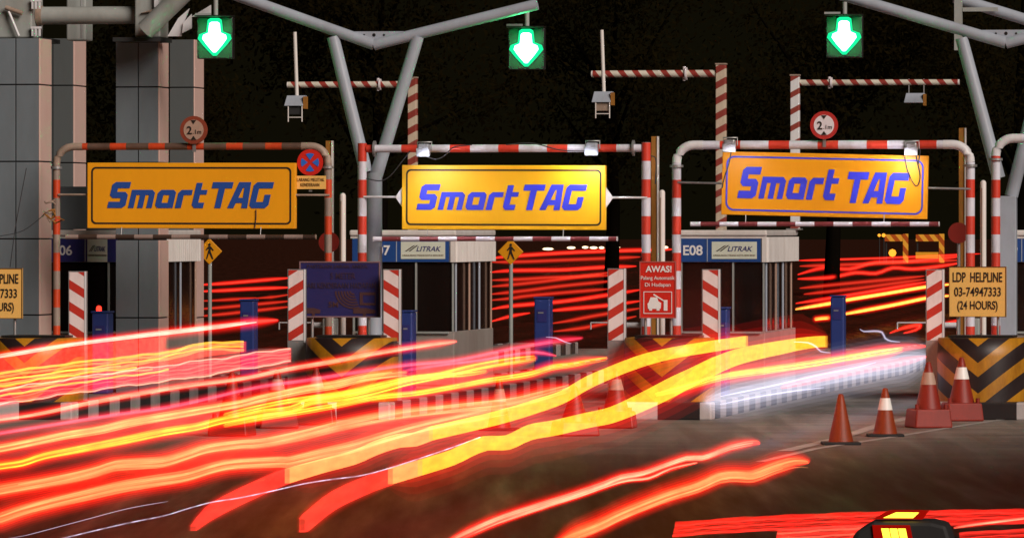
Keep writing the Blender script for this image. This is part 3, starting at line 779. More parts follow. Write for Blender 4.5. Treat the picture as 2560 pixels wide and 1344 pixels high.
MB().tube([(t.x(20), -.02, t.z(28)), (t.x(46), -.02, t.z(90))], .018, 8).build('tie_rod', M['white'], t)
MB().tube([(t.x(12), -.02, t.z(18)), (t.x(55), -.02, t.z(33))], .030, 8).build('tie_rod', M['dirty_white'], t)
for z_ in (72, 4):
    p = MB()
    for k in range(3): p.box(t.x(78 + 9 * k), t.x(82 + 9 * k), -.02, .02, t.z(z_ + 18), t.z(z_))
    p.box(t.x(76), t.x(102), -.02, .02, t.z(z_) + .002, t.z(z_) + .03)
    p.build('bolt_bracket', M['white'], t)
MB().tube([(t.x(158), 1.0, t.z(90)), (t.x(158), 1.0, t.z(-40))], .012, 8).build('conduit', M['galv'], t)
MB().box(t.x(388), t.x(398), -.02, .03, t.z(20), t.z(-40)).build('bolt_bracket', M['white'], t)
MB().box(t.x(-60), t.x(108), -.03, .9, zb - .055, zb - .002).build('flashing', M['joint'], t)
MB().box(t.x(284), t.x(402), -.03, .7, zb - .055, zb - .002).build('flashing', M['joint'], t)

# ------------------------------------------------------------------ Y gantries with hanging green lane signals
GD = 77.4
def gantry(px, label, col_half, beam_l, beam_r, vpt, legs, foot_y, wide):
    t = T('canopy_gantry', label, 'gantry', px, GD, 'grey tubular gantries above the lanes', z=.2)
    q = lambda p, y=0: (t.x(p[0]), y, t.z(p[1]))
    MB().tube([q(beam_l), q(vpt)], .072, 16).build('beam', M['steel'], t)
    MB().tube([q(vpt), q(beam_r)], .072, 16).build('beam', M['steel'], t)
    for a_, b_ in legs:
        MB().tube([q(a_), q(b_)], [.080, .086], 16).build('strut', M['steel'], t)
    # gusset plate with three holes, made of a plate and dark bolt heads
    g0, g1 = q((vpt[0] - 105, vpt[1] - 33)), q((vpt[0] + 105, vpt[1] - 33))
    MB().prism([(g0[0], g0[2]), (t.x(vpt[0]), t.z(vpt[1] - 2)), (g1[0], g1[2])], .0, .02).build('gusset', M['steel'], t)
    for dx, rr in ((-25, .014), (0, .022), (25, .014)):
        MB().disc(t.x(vpt[0] + dx), t.z(vpt[1] - 24), rr, -.004, -.001, 14).build('bolt_hole', M['black'], t)
    if wide:
        MB().box(t.x(px - 27), t.x(px + 27), -.12, .12, 0, t.z(foot_y)).build('column', M['steel'], t, .01)
    else:
        MB().tube([(0, 0, 0), (0, 0, t.z(foot_y))], .100, 20).build('column', M['steel'], t)
    MB().box(-.2, .2, -.2, .2, .001, .025).build('base_plate', M['galv'], t)
    return t
g1 = gantry(936, 'grey tubular gantry with V struts between the left and middle signs', 19, (520, -38), (1343, 14), (935, 112), [((832, 92), (915, 430)), ((1045, 92), (940, 440))], 432, False)
g2 = gantry(2514, 'grey tubular gantry with V struts at the right edge of the picture', 26, (2085, -22), (2900, 10), (2515, 108), [((2405, 95), (2497, 445)), ((2590, 240), (2528, 490))], 490, True)
t = T('canopy_bracket', 'grey steel bracket of post and rail above the right gantry', 'steel bracket', 2392, 78.4)
t.o.location.z = t.z(125); t.z0 = t.o.location.z
MB().box(t.x(2383), t.x(2402), .15, .25, 0, t.z(-30)).build('post', M['steel_dull'], t)
MB().tube([(t.x(2380), .35, t.z(-8)), (t.x(2600), .35, t.z(62))], .075, 14).build('rail', M['steel'], t)
MB().box(t.x(2403), t.x(2490), .18, .22, t.z(28), t.z(18)).build('tie_bar', M['steel_dull'], t)

green = glow('green_signal_glow', (.22, 1.0, .42), 12.0)
green_halo = glow('green_halo_glow', (.01, 1.0, .34), 1.1)
M['signal_face'] = mat('signal_face_plate', (.05, .06, .055), .8, 0, .2, spec=0)
def signal(px, py, hang_y, label, d=77.4):
    t = T('lane_signal', label, 'lane signal', px, d, 'green arrow lane signals hanging from the gantries')
    t.o.location.z = t.z(py); t.z0 = t.o.location.z
    u = t.m(1)
    MB().box(-46 * u, 46 * u, .03, .16, -52 * u, 52 * u).build('housing', M['black'], t, .015)
    arrow = [(-15, 40), (-9, 44), (9, 44), (15, 40), (18, 14), (33, 8), (36, -2), (24, -18), (4, -40), (-4, -40), (-24, -18), (-36, -2), (-33, 8), (-18, 14)]
    MB().prism([(a_ * u * .86, b_ * u * .9) for a_, b_ in arrow][::-1], .0, .012).build('arrow_lamp', green, t)
    MB().prism([(a_ * u * 1.2, b_ * u * 1.12) for a_, b_ in arrow][::-1], .0125, .0205).build('arrow_halo', green_halo, t)  # halo around the lit arrow imitated by a larger glowing arrow
    MB().box(-44 * u, 44 * u, .021, .029, -50 * u, 50 * u).build('face_plate', M['signal_face'], t)
    MB().box(-46 * u, 46 * u, -.12, .16, 53 * u, 56 * u).build('visor', M['black'], t)
    MB().tube([(0, .08, 56 * u), (0, .08, t.z(hang_y))], .03, 10).build('hanger', M['steel_dull'], t)
    MB().box(-50 * u, -10 * u, .02, .05, 57 * u, 62 * u).build('mount_bar', M['steel_dull'], t)
    l = bpy.data.lights.new('signal_light', 'POINT'); l.energy = 16; l.color = (.004, 1, .22); l.shadow_soft_size = .05
    lo = bpy.data.objects.new('signal_light', l); C.objects.link(lo); lo.parent = t.o; lo.location = (0, -.07, 0)
signal(536, 95, -30, 'green arrow signal hanging beside the clad pillars')
signal(1315, 122, 30, 'green arrow signal hanging from the right arm tip of the left gantry')
signal(2110, 92, 5, 'green arrow signal hanging from the left arm of the right gantry')

# ------------------------------------------------------------------ striped mast arms and the readers hanging from them
def mast(px, ytop, arm_y, arm_end, label, mm, sgn, d=84.3, rp=.07, ra=.055, joint=None, zb=.2):
    t = T('mast_arm', label, 'mast', px, d, 'striped masts with level arms', z=zb)
    zt = t.z(ytop)
    MB().box(-rp, rp, -rp, rp, 0, zt).build('mast', mm, t, .01)
    MB().box(-rp - .006, rp + .006, -rp - .006, rp + .006, zt + .001, zt + .02).build('mast_cap', M['dirty_white'], t)
    za = t.z(arm_y); xe = t.x(arm_end)
    MB().tube([(sgn * (rp + .002), 0, za), (xe, 0, za)], [ra, ra * .92], 14).build('arm', M['arm_stripe'], t)
    MB().tube([(t.x(joint) - .012, 0, za), (t.x(joint) + .012, 0, za)], ra * 1.7, 16).tube([(t.x(joint) - .03, 0, za - ra * 1.9), (t.x(joint) - .03, 0, za + ra * 1.9)], .02, 8).build('arm_flange', M['disc_white'], t)
    MB().tube([(xe, 0, za), (xe + (-.02 if xe < 0 else .02), 0, za)], ra * .9, 14).build('arm_cap', M['pleat'], t)
    MB().box(-rp - .05, rp + .03, -.12, .12, .001, .02).build('base_plate', M['galv'], t)
    return t
m1 = mast(1032, 196, 211, 720, 'striped mast with arm to the left behind the V struts', M['mast_stripe'], -1, joint=950, rp=.062, ra=.046)
m2 = mast(1803, 162, 184, 1483, 'striped mast with arm to the left behind the tilted sign', M['mast_stripe'], -1, joint=1716, ra=.052)
m3 = mast(1988, 190, 207, 2390, 'striped mast with white top and arm to the right, standing on a booth roof', M['mast_white'], 1, joint=2078, ra=.042, d=83.7, rp=.062, zb=2.302)
def reader(px, y0, y1, pole_top, label, lower, d=84.0, wpx=50):
    t = T('lane_reader', label, 'reader box', px, d, 'reader boxes hanging over the lanes')
    t.o.location.z = t.z(y1); t.z0 = t.o.location.z
    hw = t.m(wpx) / 2; h = t.z(y0)
    m_ = MB()
    m_.add([(-hw, -.10, 0), (hw * .92, -.10, 0), (hw * .92, .10, 0), (-hw, .10, 0), (-hw * .82, -.02, h), (hw, -.02, h), (hw, .14, h), (-hw * .82, .14, h)],
           [(0, 1, 5, 4), (1, 2, 6, 5), (2, 3, 7, 6), (3, 0, 4, 7), (4, 5, 6, 7), (3, 2, 1, 0)])
    m_.build('housing', M['steel'], t, .006)
    if pole_top is not None:
        MB().tube([(.01, -.13 + .20, h + .001), (-.02, .07, t.z(pole_top))], .026, 10).build('pole', M['pleat'], t)
    else:
        MB().tube([(-hw * .6, .06, h + .001), (-hw * .6, .06, h + .20)], .008, 6).tube([(hw * .9, .06, h + .001), (hw * .9, .06, h + .20)], .008, 6).build('hanger', M['galv'], t)
    MB().box(hw * .93, hw * 1.12, -.09, .12, -.04, h * .9).build('side_plate', M['rust'], t)
    if lower:
        MB().box(-hw * .6, hw * .7, -.06, .08, -.12, -.002).build('camera_body', M['dirty_white' if lower == 2 else 'joint'], t, .01)
        MB().tube([(-hw * .6, -.08, -.16), (hw * .8, -.08, -.16)], .008, 6).tube([(-hw * .6, -.08, -.22), (-hw * .6, -.08, 0)], .009, 6).tube([(hw * .8, -.08, -.22), (hw * .8, -.08, 0)], .009, 6).build('bracket', M['pleat'], t)
reader(738, 239, 265, 80, 'grey reader box on a pole hanging left of the V struts', 1)
reader(1506, 229, 256, 75, 'grey reader box on a thin pole right of the middle signal', 2)
reader(2286, 233, 257, None, 'grey reader box hung below the right striped arm', 0)

# ------------------------------------------------------------------ pedestrian diamonds
def diamond(px, py, label, d=86.5):
    t = T('crossing_sign', label, 'warning sign', px, d, 'yellow pedestrian diamonds on poles', z=.0)
    r = t.m(33); zc = t.z(py)
    MB().tube([(0, .04, .0), (0, .04, zc + r * .6)], .030, 10).build('pole', M['steel_dull'], t)
    MB().prism([(0, zc - r), (r, zc), (0, zc + r), (-r, zc)], 0, .02).build('plate', M['ochre'], t, .008)
    k = r / 33
    person = [(-8, -19), (-5, -19), (0, -4), (8, -20), (11, -19), (4, 0), (4, 7), (10, 1), (12, 3), (4, 13), (-2, 13), (-9, 4), (-7, 2), (-2, 7), (-3, -2)]
    MB().prism([(a_ * k, zc + b_ * k) for a_, b_ in person], -.006, -.001).disc(1 * k, zc + 17 * k, 3.4 * k, -.007, -.0015, 16).build('walker_mark', M['ink_black'], t)
diamond(523, 628, 'yellow pedestrian diamond below the left yellow sign')
diamond(1276, 629, 'yellow pedestrian diamond below the middle yellow sign')

# ------------------------------------------------------------------ cones
def cone(px, ybase, ytop, label, heavy, sleeve, m='cone', wbase=None):
    d = F * H / (ybase - HY)
    t = T('traffic_cone', label, 'traffic cone', px, d, 'traffic cones on the apron', rot=R.uniform(-.3, .3), z=.004)
    h = (ybase - ytop) / F * d
    if heavy:
        b = .23; hb = h * .36
        MB().add([(-b, -b, 0), (b, -b, 0), (b, b, 0), (-b, b, 0), (-b * .9, -b * .9, hb * .8), (b * .9, -b * .9, hb * .8), (b * .9, b * .9, hb * .8), (-b * .9, b * .9, hb * .8)],
                 [(0, 1, 5, 4), (1, 2, 6, 5), (2, 3, 7, 6), (3, 0, 4, 7), (4, 5, 6, 7), (3, 2, 1, 0)]).build('base', M[m], t, .02)
        r0, z0 = .155, hb * .79
        for s_ in (-1, 1):
            MB().tube([(s_ * b * .75, -b * .5, hb * .8), (s_ * b * .75, -b * .5, hb * 1.0)], .025, 8).build('lug', M[m], t)
    else:
        b = .20
        MB().box(-b, b, -b, b, 0, .03).build('base', M['rubber'], t, .008)
        r0, z0 = .135, .031
    rt = .028
    rad = lambda z: r0 + (rt - r0) * (z - z0) / (h - z0)
    za, zb = z0 + (h - z0) * .52, z0 + (h - z0) * .78
    MB().lathe([(r0, z0), (rad(za), za), (rad(zb), zb), (rt, h - .01), (rt * .6, h), (.001, h)], n=24).build('body', M[m], t)
    if sleeve:
        MB().lathe([(rad(za) + .004, za), (rad(zb) + .004, zb)], n=24).build('sleeve', M['cone_sleeve'] if sleeve == 1 else M['disc_tan'], t)
cone(2102, 1111, 985, 'plain orange cone without a sleeve, nearest of the right cones', False, 0)
cone(2213, 1091, 970, 'orange cone with bright white sleeve on a flat black base', False, 1)
cone(2321, 1069, 905, 'cone with dull sleeve on a heavy red base, left of the striped block', True, 2, 'cone_red')
cone(2404, 1052, 893, 'cone with white sleeve on a heavy red base in front of the chevrons', True, 1, 'cone_red')
cone(1540, 1070, 925, 'heavy based red cone below the hazard post left of the AWAS board', True, 2, 'cone_red')
cone(1437, 1089, 965, 'red cone seen between the two broad yellow light bands', True, 0, 'cone_red')
cone(1248, 1076, 945, 'red cone standing in the light bands below the middle sign', False, 2, 'cone_red')
cone(790, 1062, 918, 'cone with pale sleeve in front of the second chevron block', True, 2, 'cone_red')
cone(693, 1070, 925, 'red cone below the hazard post left of the dark violet board', True, 2, 'cone_red')
cone(580, 1090, 930, 'red cone at the end of the left kerb stripes', True, 0, 'cone_red')

# ------------------------------------------------------------------ far road: hoardings, lamps, trees
ORD = ('first from left', 'second from left', 'third from left', 'fourth from left', 'fifth from left', 'sixth from left', 'last at the right')
def hoarding(px0, px1, y0, y1, label, plate, d=430):
    t = T('road_hoarding', label, 'hoarding', (px0 + px1) / 2, d, 'orange striped hoardings far down the road')
    w = t.m(13)
    MB().box(t.x(px0), t.x(px1) - w * 1.03, 0, .12, t.z(y0 + 17), t.z(y0)).build('rail', M['hoarding'], t)
    MB().box(t.x(px1) - w, t.x(px1), -.02, .16, 0, t.z(y0) + .05).build('upright', M['hoarding'], t)
    MB().box(t.x(px0) + .05, t.x(px0) + .15, .14, .24, 0, t.z(y0) - .05).build('upright', M['joint'], t)
    if plate: MB().box(t.x(px0), t.x(px1) - w * 1.1, -.12, -.03, t.z(y1), t.z(y1 - 16)).build('plate', M['hoarding_plate'], t)
hoarding(2212, 2270, 586, 645, 'orange striped hoarding with corner upright far behind the tilted sign', False)
hoarding(2290, 2360, 586, 646, 'orange striped hoarding with yellow plate near the right post', True)
amber_glow = glow('amber_lamp_glow', (1, .36, .03), 1.6)
warm_glow = glow('warm_lamp_glow', (1, .70, .40), 3.0)
def far_lamp(px, py, r, label, m, d, group, stretch=1):
    t = T('warning_lamp' if m is amber_glow else 'far_headlamp', label, 'lamp', px, d, group)
    t.o.location.z = t.z(py); rr = t.m(r)
    o = MB().lathe([(.001, -rr), (rr * .7, -rr * .7), (rr, 0), (rr * .7, rr * .7), (.001, rr)], n=14).build('lens', m, t)
    o.scale = (stretch, 1, 1)
    MB().box(-rr * .6 * stretch, rr * .6 * stretch, rr * 1.02, rr * 1.4, -rr * .7, rr * .7).build('housing', M['black'], t)
    if m is amber_glow:
        MB().tube([(0, rr * 1.2, -rr), (0, rr * 1.2, -t.o.location.z)], .04, 6).build('stand', M['joint'], t)
far_lamp(2231, 632, 10, 'large amber warning lamp left of the first far hoarding', amber_glow, 428, 'amber lamps at the far hoardings')
far_lamp(2198, 588, 4, 'smaller amber lamp left of the hoarding top', amber_glow, 428, 'amber lamps at the far hoardings')
far_lamp(2209, 588, 5, 'amber lamp touching the hoarding top corner', amber_glow, 428, 'amber lamps at the far hoardings')
far_lamp(2398, 628, 4, 'small amber lamp beside the right post of the tilted frame', amber_glow, 428, 'amber lamps at the far hoardings')
for k, (px, py, st) in enumerate([(1370, 622, 4.5), (1428, 619, 3.5), (1463, 618, 2.6), (1484, 619, 3.2), (1504, 619, 2.2), (1540, 618, 3.4), (1663, 618, 2.5)]):
    far_lamp(px, py, 3.2, 'pale far headlamp glint, %s in the row below the middle bar' % ORD[k], warm_glow, 330, 'row of far headlamps', st)

bark = mat('bark', (.004, .003, .002), .9, 0, .5, spec=0)
leafm = mat('night_leaves', (.0080, .0060, .0018), .9, 0, .5, 1., spec=0)
def tree(X, Y, h, cr, label):
    root = bpy.data.objects.new('roadside_tree', None); C.objects.link(root); root.location = (X, Y, 0)
    tag(root, label, 'tree', 'dark trees behind the plaza')
    rr = random.Random(int(X * 10 + Y))
    m_ = MB().tube([(0, 0, 0), (.1, 0, h * .25), (.0, .1, h * .5), (.2, 0, h * .85)], [.28, .22, .16, .04], 8)
    cl = []
    for k in range(9):
        a_ = rr.uniform(0, 6.28); z0 = h * rr.uniform(.25, .6); e = Vector((math.cos(a_) * cr * rr.uniform(.4, .8), math.sin(a_) * cr * .7, z0 + h * rr.uniform(.1, .35)))
        m_.tube([(0, 0, z0), tuple(e * .5 + Vector((0, 0, z0 * .5))), tuple(e)], [.11, .07, .02], 6); cl.append(e)
    m_.build('trunk', bark, root)
    lv, lf = [], []
    for k in range(14): cl.append(Vector((rr.gauss(0, cr * .45), rr.gauss(0, cr * .4), h * rr.uniform(.35, 1.0))))
    for e in cl:
        for j in range(420):
            c_ = e + Vector((rr.gauss(0, cr * .2), rr.gauss(0, cr * .2), rr.gauss(0, cr * .16)))
            u = Vector((rr.gauss(0, 1), rr.gauss(0, 1), rr.gauss(0, 1))).normalized(); w = u.orthogonal().normalized()
            s_ = rr.uniform(.06, .15); o_ = len(lv)
            lv += [tuple(c_ - u * s_), tuple(c_ + w * s_ * .5), tuple(c_ + u * s_), tuple(c_ - w * s_ * .5)]; lf.append((o_, o_ + 1, o_ + 2, o_ + 3))
    MB().add(lv, lf).build('crown', leafm, root)
tree(-4.2, 190, 13, 4.2, 'dark brownish tree rising between the V struts')
tree(-11.5, 205, 12, 4.0, 'dark tree behind the gap between the clad pillars')
tree(3.5, 215, 12.5, 4.5, 'dark tree behind the middle signal')
tree(10.5, 200, 12, 4.2, 'dark tree behind the striped mast with the white top')
tree(17.5, 210, 13, 4.5, 'dark tree behind the right gantry')

# ------------------------------------------------------------------ light trails: bodies of light left hanging along the lanes at tail lamp height
def lb(n, c, s, g=0, gs=(1, 1, 1)): return light_body(n, c, s, g, gs)
LT = {
 'ribbon': lb('yellow_band_light', (1, .70, .040), .44, .20, (12, 1.6, 24)), 'ribbon_peach': lb('peach_band_light', (1, .46, .12), .46, .20, (12, 1.6, 24)),
 'ribbon_red': lb('red_band_light', (1, .05, .034), .38, .35, (6, .5, 22)),
 'panel': lb('red_panel_light', (1, .065, .03), .38, .55, (26, 3, 26)), 'dull': lb('dull_red_band_light', (1, .012, .008), .36, .45, (10, 1.0, 60)),
 'spark': lb('sparkling_white_light', (.78, .74, 1), .30, .97, (14, 1.4, 14)), 'wsoft': lb('soft_white_light', (.60, .58, .82), .05),
 'l_pale': lb('pale_line_light', (1, .55, .34), .40), 'l_hot': lb('hot_line_light', (1, .12, .07), .45), 'l_red': lb('red_line_light', (1, .03, .02), .42),
 'l_dull': lb('dull_line_light', (1, .02, .012), .30), 'l_deep': lb('deep_red_line_light', (1, .01, .006), .16),
 'l_pink': lb('pink_line_light', (1, .03, .09), .26), 'l_yellow': lb('yellow_line_light', (1, .62, .05), .42), 'l_orange': lb('orange_line_light', (1, .34, .07), .40),
}
# a trail is bright along its heart and thins out towards its rim: nested skins of light, each adding its share
PROF = {   # rim colour, its strength, spread | heart colour, strength, width | strand colour, strand strength, number of strands
 'orange': ((1, .006, .004), 1.6, .54, (.6, .16, .04), 1.0, .34, (.6, .21, .075), .42, 6), 'yellow': ((1, .006, .003), 1.6, .54, (.6, .24, .01), 1.0, .32, (.6, .50, .03), .40, 6),
 'peach': ((1, .006, .004), 1.6, .54, (.6, .20, .05), 1.0, .34, (.6, .34, .10), .42, 6), 'red': ((1, .008, .006), 1.4, .50, (.4, .03, .02), 1.0, .30, (.6, .08, .05), .35, 3),
 'salmon': ((1, .008, .006), 1.4, .48, (.5, .06, .04), 1.0, .30, (.6, .34, .18), .42, 3), 'pale': ((1, .008, .006), 1.5, .46, (.5, .08, .05), 1.0, .25, (.6, .55, .40), .50, 2),
 'pink': ((1, .010, .040), .8, .50, (.2, .03, .06), 1.0, .25, (.6, .12, .16), .25, 3), 'dim': ((1, .016, .006), .60, .5, (.1, .02, .01), 1.0, .3, None, 0, 0),
 'far': ((1, .010, .006), 1.25, .5, (.3, .02, .01), 1.0, .3, (.6, .04, .02), .22, 2), 'far_yellow': ((1, .008, .004), 1.8, .5, (.5, .40, .05), 1.0, .32, (.6, .60, .08), .55, 2),
 'white': ((.5, .5, .7), .16, .5, (.42, .40, .55), 1.0, .30, None, 0, 0), 'lilac': ((.54, .52, .66), .66, .55, (.16, .16, .19), 1.0, .3, (.5, .5, .66), .07, 6),
}
PM = {}
def prof(kind, n=8):
    if kind in PM: return PM[kind]
    rc, ra, rw, hc, ha, hw = PROF[kind][:6]
    def val(x):
        e = math.exp(-(x / rw) ** 2) - math.exp(-(1 / rw) ** 2) * x * x; h = math.exp(-(x / hw) ** 4)
        return [max(0., rc[k] * ra * e + hc[k] * ha * h) for k in range(3)]
    xs = [(i + 1) / n for i in range(n)]; out = []
    for i, x in enumerate(xs):
        a_ = val(x - .5 / n); b_ = val(xs[i + 1] - .5 / n) if i + 1 < n else [0, 0, 0]
        inc = [max(0., (p - q) / 2) for p, q in zip(a_, b_)]
        st = max(inc)
        if st > 1e-4: out.append((x, lb(kind + '_trail_light', tuple(c / st for c in inc), st)))
    PM[kind] = out
    return out
def smooth(pts, step=14):
    q = []
    for i in range(len(pts) - 1):
        p0 = pts[max(i - 1, 0)]; p1 = pts[i]; p2 = pts[i + 1]; p3 = pts[min(i + 2, len(pts) - 1)]
        n = max(2, int(abs(p2[0] - p1[0]) / step))
        for k in range(n):
            u = k / n
            q.append(tuple(.5 * ((2 * p1[j]) + (-p0[j] + p2[j]) * u + (2 * p0[j] - 5 * p1[j] + 4 * p2[j] - p3[j]) * u * u + (-p0[j] + 3 * p1[j] - 3 * p2[j] + p3[j]) * u ** 3) for j in range(len(p1))))
    q.append(tuple(pts[-1])); return q
def depth_fn(pts, z0):
    x = np.array([p[0] for p in pts], float); y = np.array([p[1] for p in pts], float)
    xc, xs = x.mean(), max(x.std(), 1)
    # a car drives a smooth line: fit 1/depth over the run, let bumps in the road move the lamp up and down
    co_ = np.polyfit((x - xc) / xs, y - HY, 2 if len(pts) > 3 else 1)
    return lambda px: F * (H - z0) / max(20., float(np.polyval(co_, (px - xc) / xs)))
def finish(m_, mats, origin, label):
    o = m_.build('light_trail', mats); o.location = origin
    o.visible_shadow = True
    return tag(o, label, 'light trail', 'tail lamp light trails over the lanes')
def trail(pts, z0, label, kind, rpx, core=0., taper=True):
    """rpx: radius in photo pixels at each place along the run; core: how far the heart sits below the middle"""
    dfn = depth_fn(pts, z0); q = smooth(pts); sh = prof(kind)
    m_ = MB(); org = None
    for si, (x, _) in enumerate(sh):
        path, rad = [], []
        for i, p in enumerate(q):
            d = dfn(p[0]); w = P(p[0], p[1] + core * (1 - x), d)
            if org is None: org = w
            path.append(w - org); k = 1.
            if taper: k = min(1., .3 + min(i, len(q) - 1 - i) * .2)
            rad.append(rpx * x / F * d * k)
        m_.tube(path, rad, 10, True, si)
    ms = [a_[1] for a_ in sh]
    stc, sts, ns = PROF[kind][6:]
    rr = random.Random(int(pts[0][1] * 7 + pts[-1][0]))
    hw = PROF[kind][5] * rpx
    for k in range(ns):      # the rows of bulbs in the lamp draw strands of their own
        v = ((k + .5) / ns * 2 - 1) * hw * .95 + rr.uniform(-.08, .08) * hw; h_ = rr.uniform(-.3, .3) * hw
        key = (kind, k % 3)
        if key not in SM: SM[key] = lb(kind + '_strand_light', stc, sts * (.62, 1.15, .85)[k % 3], .35, (6, .35, 6))
        n0 = 0 if rr.random() < .7 else int(len(q) * rr.uniform(.02, .2)); n1 = len(q) if rr.random() < .6 else int(len(q) * rr.uniform(.88, .99))
        path, rad = [], []
        for i in range(n0, n1):
            p = q[i]; d = dfn(p[0]); path.append(P(p[0] + h_, p[1] + core + v + math.sin(p[0] * .012 + k * 2.1) * hw * .10, d) - org)
            rad.append(hw * (1.15 / max(ns, 2)) * rrk(k) / F * d * min(1., .3 + min(i - n0, n1 - 1 - i) * .12))
        if len(path) > 2: m_.tube(path, rad, 8, True, len(ms)); ms.append(SM[key])
    return finish(m_, ms, org, label)
SM = {}
def rrk(k): return (.8, 1.25, 1.0, .65, 1.1)[k % 5]
def band(pts, z0, label, mats, halo=12, thick=.025, near=None, halo_k=1.):
    """an upright band of light with a fading red fringe; near: (pixel, material index) for its near part"""
    dfn = depth_fn(pts, z0); q = smooth(pts)
    m_ = MB(); org = None
    ms = [LT[k] for k in mats]; fr = [(h_, lb('band_fringe_light', (1, .012, .008), e_ * halo_k)) for h_, e_ in ((.18, .09), (.4, .06), (.7, .035), (1., .02))] if halo else []
    for si, (h_, _) in enumerate([(0, None)] + fr):
        vs = []; n = len(q)
        for i, p in enumerate(q):
            d = dfn(p[0]); k = min(1., min(i, n - 1 - i) * .25); hp = p[2] + h_ * halo * k
            up, dn = P(p[0], p[1] - hp, d), P(p[0], p[1] + hp, d)
            if org is None: org = P(p[0], p[1], d)
            tn = Vector((thick * .5 * (1 + .3 * si), 0, 0))
            vs += [up - tn - org, up + tn - org, dn + tn - org, dn - tn - org]
        for i in range(n - 1):
            mi = 0 if si == 0 else len(ms) + si - 1
            if si == 0 and near and q[i][0] < near: mi = 1
            m_.add(vs[i * 4:i * 4 + 8], [(k, (k + 1) % 4, 4 + (k + 1) % 4, 4 + k) for k in range(4)], False, mi)
    return finish(m_, ms + [f[1] for f in fr], org, label)

# two broad crisp bands in the middle: yellow while braking, red at their near ends
bandA_red = [(483, 1320, 6), (520, 1284, 17), (588, 1246, 19), (684, 1202, 19), (720, 1188, 18)]
bandA = [(718, 1189, 18), (804, 1164, 17), (886, 1142, 17), (941, 1118, 17), (995, 1101, 17), (1036, 1098, 17), (1077, 1083, 17), (1132, 1070, 17), (1241, 1044, 17), (1324, 1020, 17),
         (1405, 992, 16), (1467, 957, 16), (1530, 929, 15), (1605, 901, 15), (1680, 882, 14), (1780, 865, 14), (1867, 852, 13)]
bandB_red = [(757, 1310, 14), (763, 1306, 21), (831, 1252, 22), (913, 1213, 21), (976, 1191, 19)]
bandB = [(976, 1190, 19), (1050, 1168, 19), (1132, 1142, 19), (1173, 1122, 19), (1214, 1107, 18), (1269, 1105, 18), (1324, 1080, 19), (1389, 1068, 19), (1471, 1049, 19), (1530, 1036, 20),
         (1605, 1004, 23), (1680, 967, 25), (1730, 942, 23), (1780, 917, 22), (1842, 892, 20), (1905, 877, 18), (1947, 869, 17), (2000, 859, 15), (2040, 854, 14), (2066, 853, 14)]
zA = 1.0
dA = depth_fn(bandA_red + bandA[1:], zA); dB = depth_fn(bandB_red + bandB[1:], zA)
def band_with(pts, dfn, label, mats, halo, near=None, halo_k=1.):
    global depth_fn
    keep = depth_fn; depth_fn = lambda p, z: dfn
    o = band(pts, 0, label, mats, halo, near=near, halo_k=halo_k); depth_fn = keep
    return o
band_with(bandA_red, dA, 'red near end of the upper broad light band', ['ribbon_red'], 10)
band_with(bandA, dA, 'upper broad yellow light band ending in front of the E08 booth', ['ribbon', 'ribbon_peach'], 40, near=1060, halo_k=1.0)
band_with(bandB_red, dB, 'red near end of the lower broad light band', ['ribbon_red'], 10)
band_with(bandB, dB, 'lower broad yellow light band, widest of all, ending right of the E08 booth', ['ribbon', 'ribbon_peach'], 60, near=1050, halo_k=1.0)

trail([(-60, 1240), (0, 1224), (109, 1205), (191, 1189), (246, 1175), (287, 1162), (355, 1157), (410, 1153), (465, 1137), (519, 1120), (601, 1109), (650, 1106), (749, 1087), (859, 1060), (995, 1035), (1132, 1020), (1269, 1006), (1340, 990), (1420, 968)],
      .8, 'wide soft orange trail from the left edge, upper of the near pair', 'orange', 42)
trail([(-60, 1312), (0, 1295), (55, 1276), (137, 1254), (219, 1235), (301, 1216), (383, 1202), (465, 1189), (533, 1169), (588, 1159), (700, 1153), (722, 1153), (804, 1134), (886, 1115), (968, 1090), (1050, 1068), (1160, 1044), (1269, 1022)],
      .8, 'wide soft orange trail from the left edge, lowest of all', 'orange', 42)
trail([(-60, 1176), (0, 1164), (55, 1156), (109, 1139), (191, 1123), (273, 1107), (328, 1096), (410, 1079), (492, 1066), (547, 1052), (629, 1036), (660, 1030), (727, 1022), (777, 1003), (865, 991), (940, 975), (1015, 955), (1090, 940), (1165, 922), (1215, 912), (1280, 901), (1337, 894)],
      .8, 'bright yellow trail crossing from the left edge to below the middle diamond', 'yellow', 31)
trail([(-60, 1130), (0, 1120), (82, 1104), (164, 1087), (246, 1074), (328, 1055), (437, 1036), (519, 1022), (602, 1008), (640, 998), (715, 982), (765, 972), (840, 960), (915, 942), (1015, 930)],
      .8, 'peach yellow trail from the left edge ending right of the second chevron block', 'peach', 30)
trail([(560, 1036), (640, 1018), (715, 1003), (790, 992), (865, 981), (940, 963), (1015, 946), (1090, 938), (1165, 935), (1215, 928)], .8, 'short yellow trail beside the long bright yellow one', 'yellow', 22)
trail([(560, 1062), (640, 1046), (740, 1030), (840, 1012), (940, 992), (1040, 982), (1140, 965), (1215, 951), (1280, 942), (1330, 933), (1380, 917), (1430, 910), (1480, 900), (1515, 895)],
      .8, 'thin yellow trail ending at the hazard post left of the AWAS board', 'yellow', 22)
trail([(-60, 1056), (0, 1047), (100, 1032), (225, 1005), (350, 982), (475, 962), (600, 946), (715, 922), (815, 905), (940, 882), (1065, 862), (1140, 853)],
      1.0, 'thin salmon trail crossing in front of the second chevron block', 'salmon', 18)
trail([(-60, 1092), (0, 1082), (137, 1060), (273, 1038), (437, 1014), (640, 968), (765, 950), (890, 930), (1015, 912), (1140, 900), (1280, 871), (1380, 853), (1455, 844)],
      .85, 'pink red trail along the foot of the left kerb', 'pink', 17)
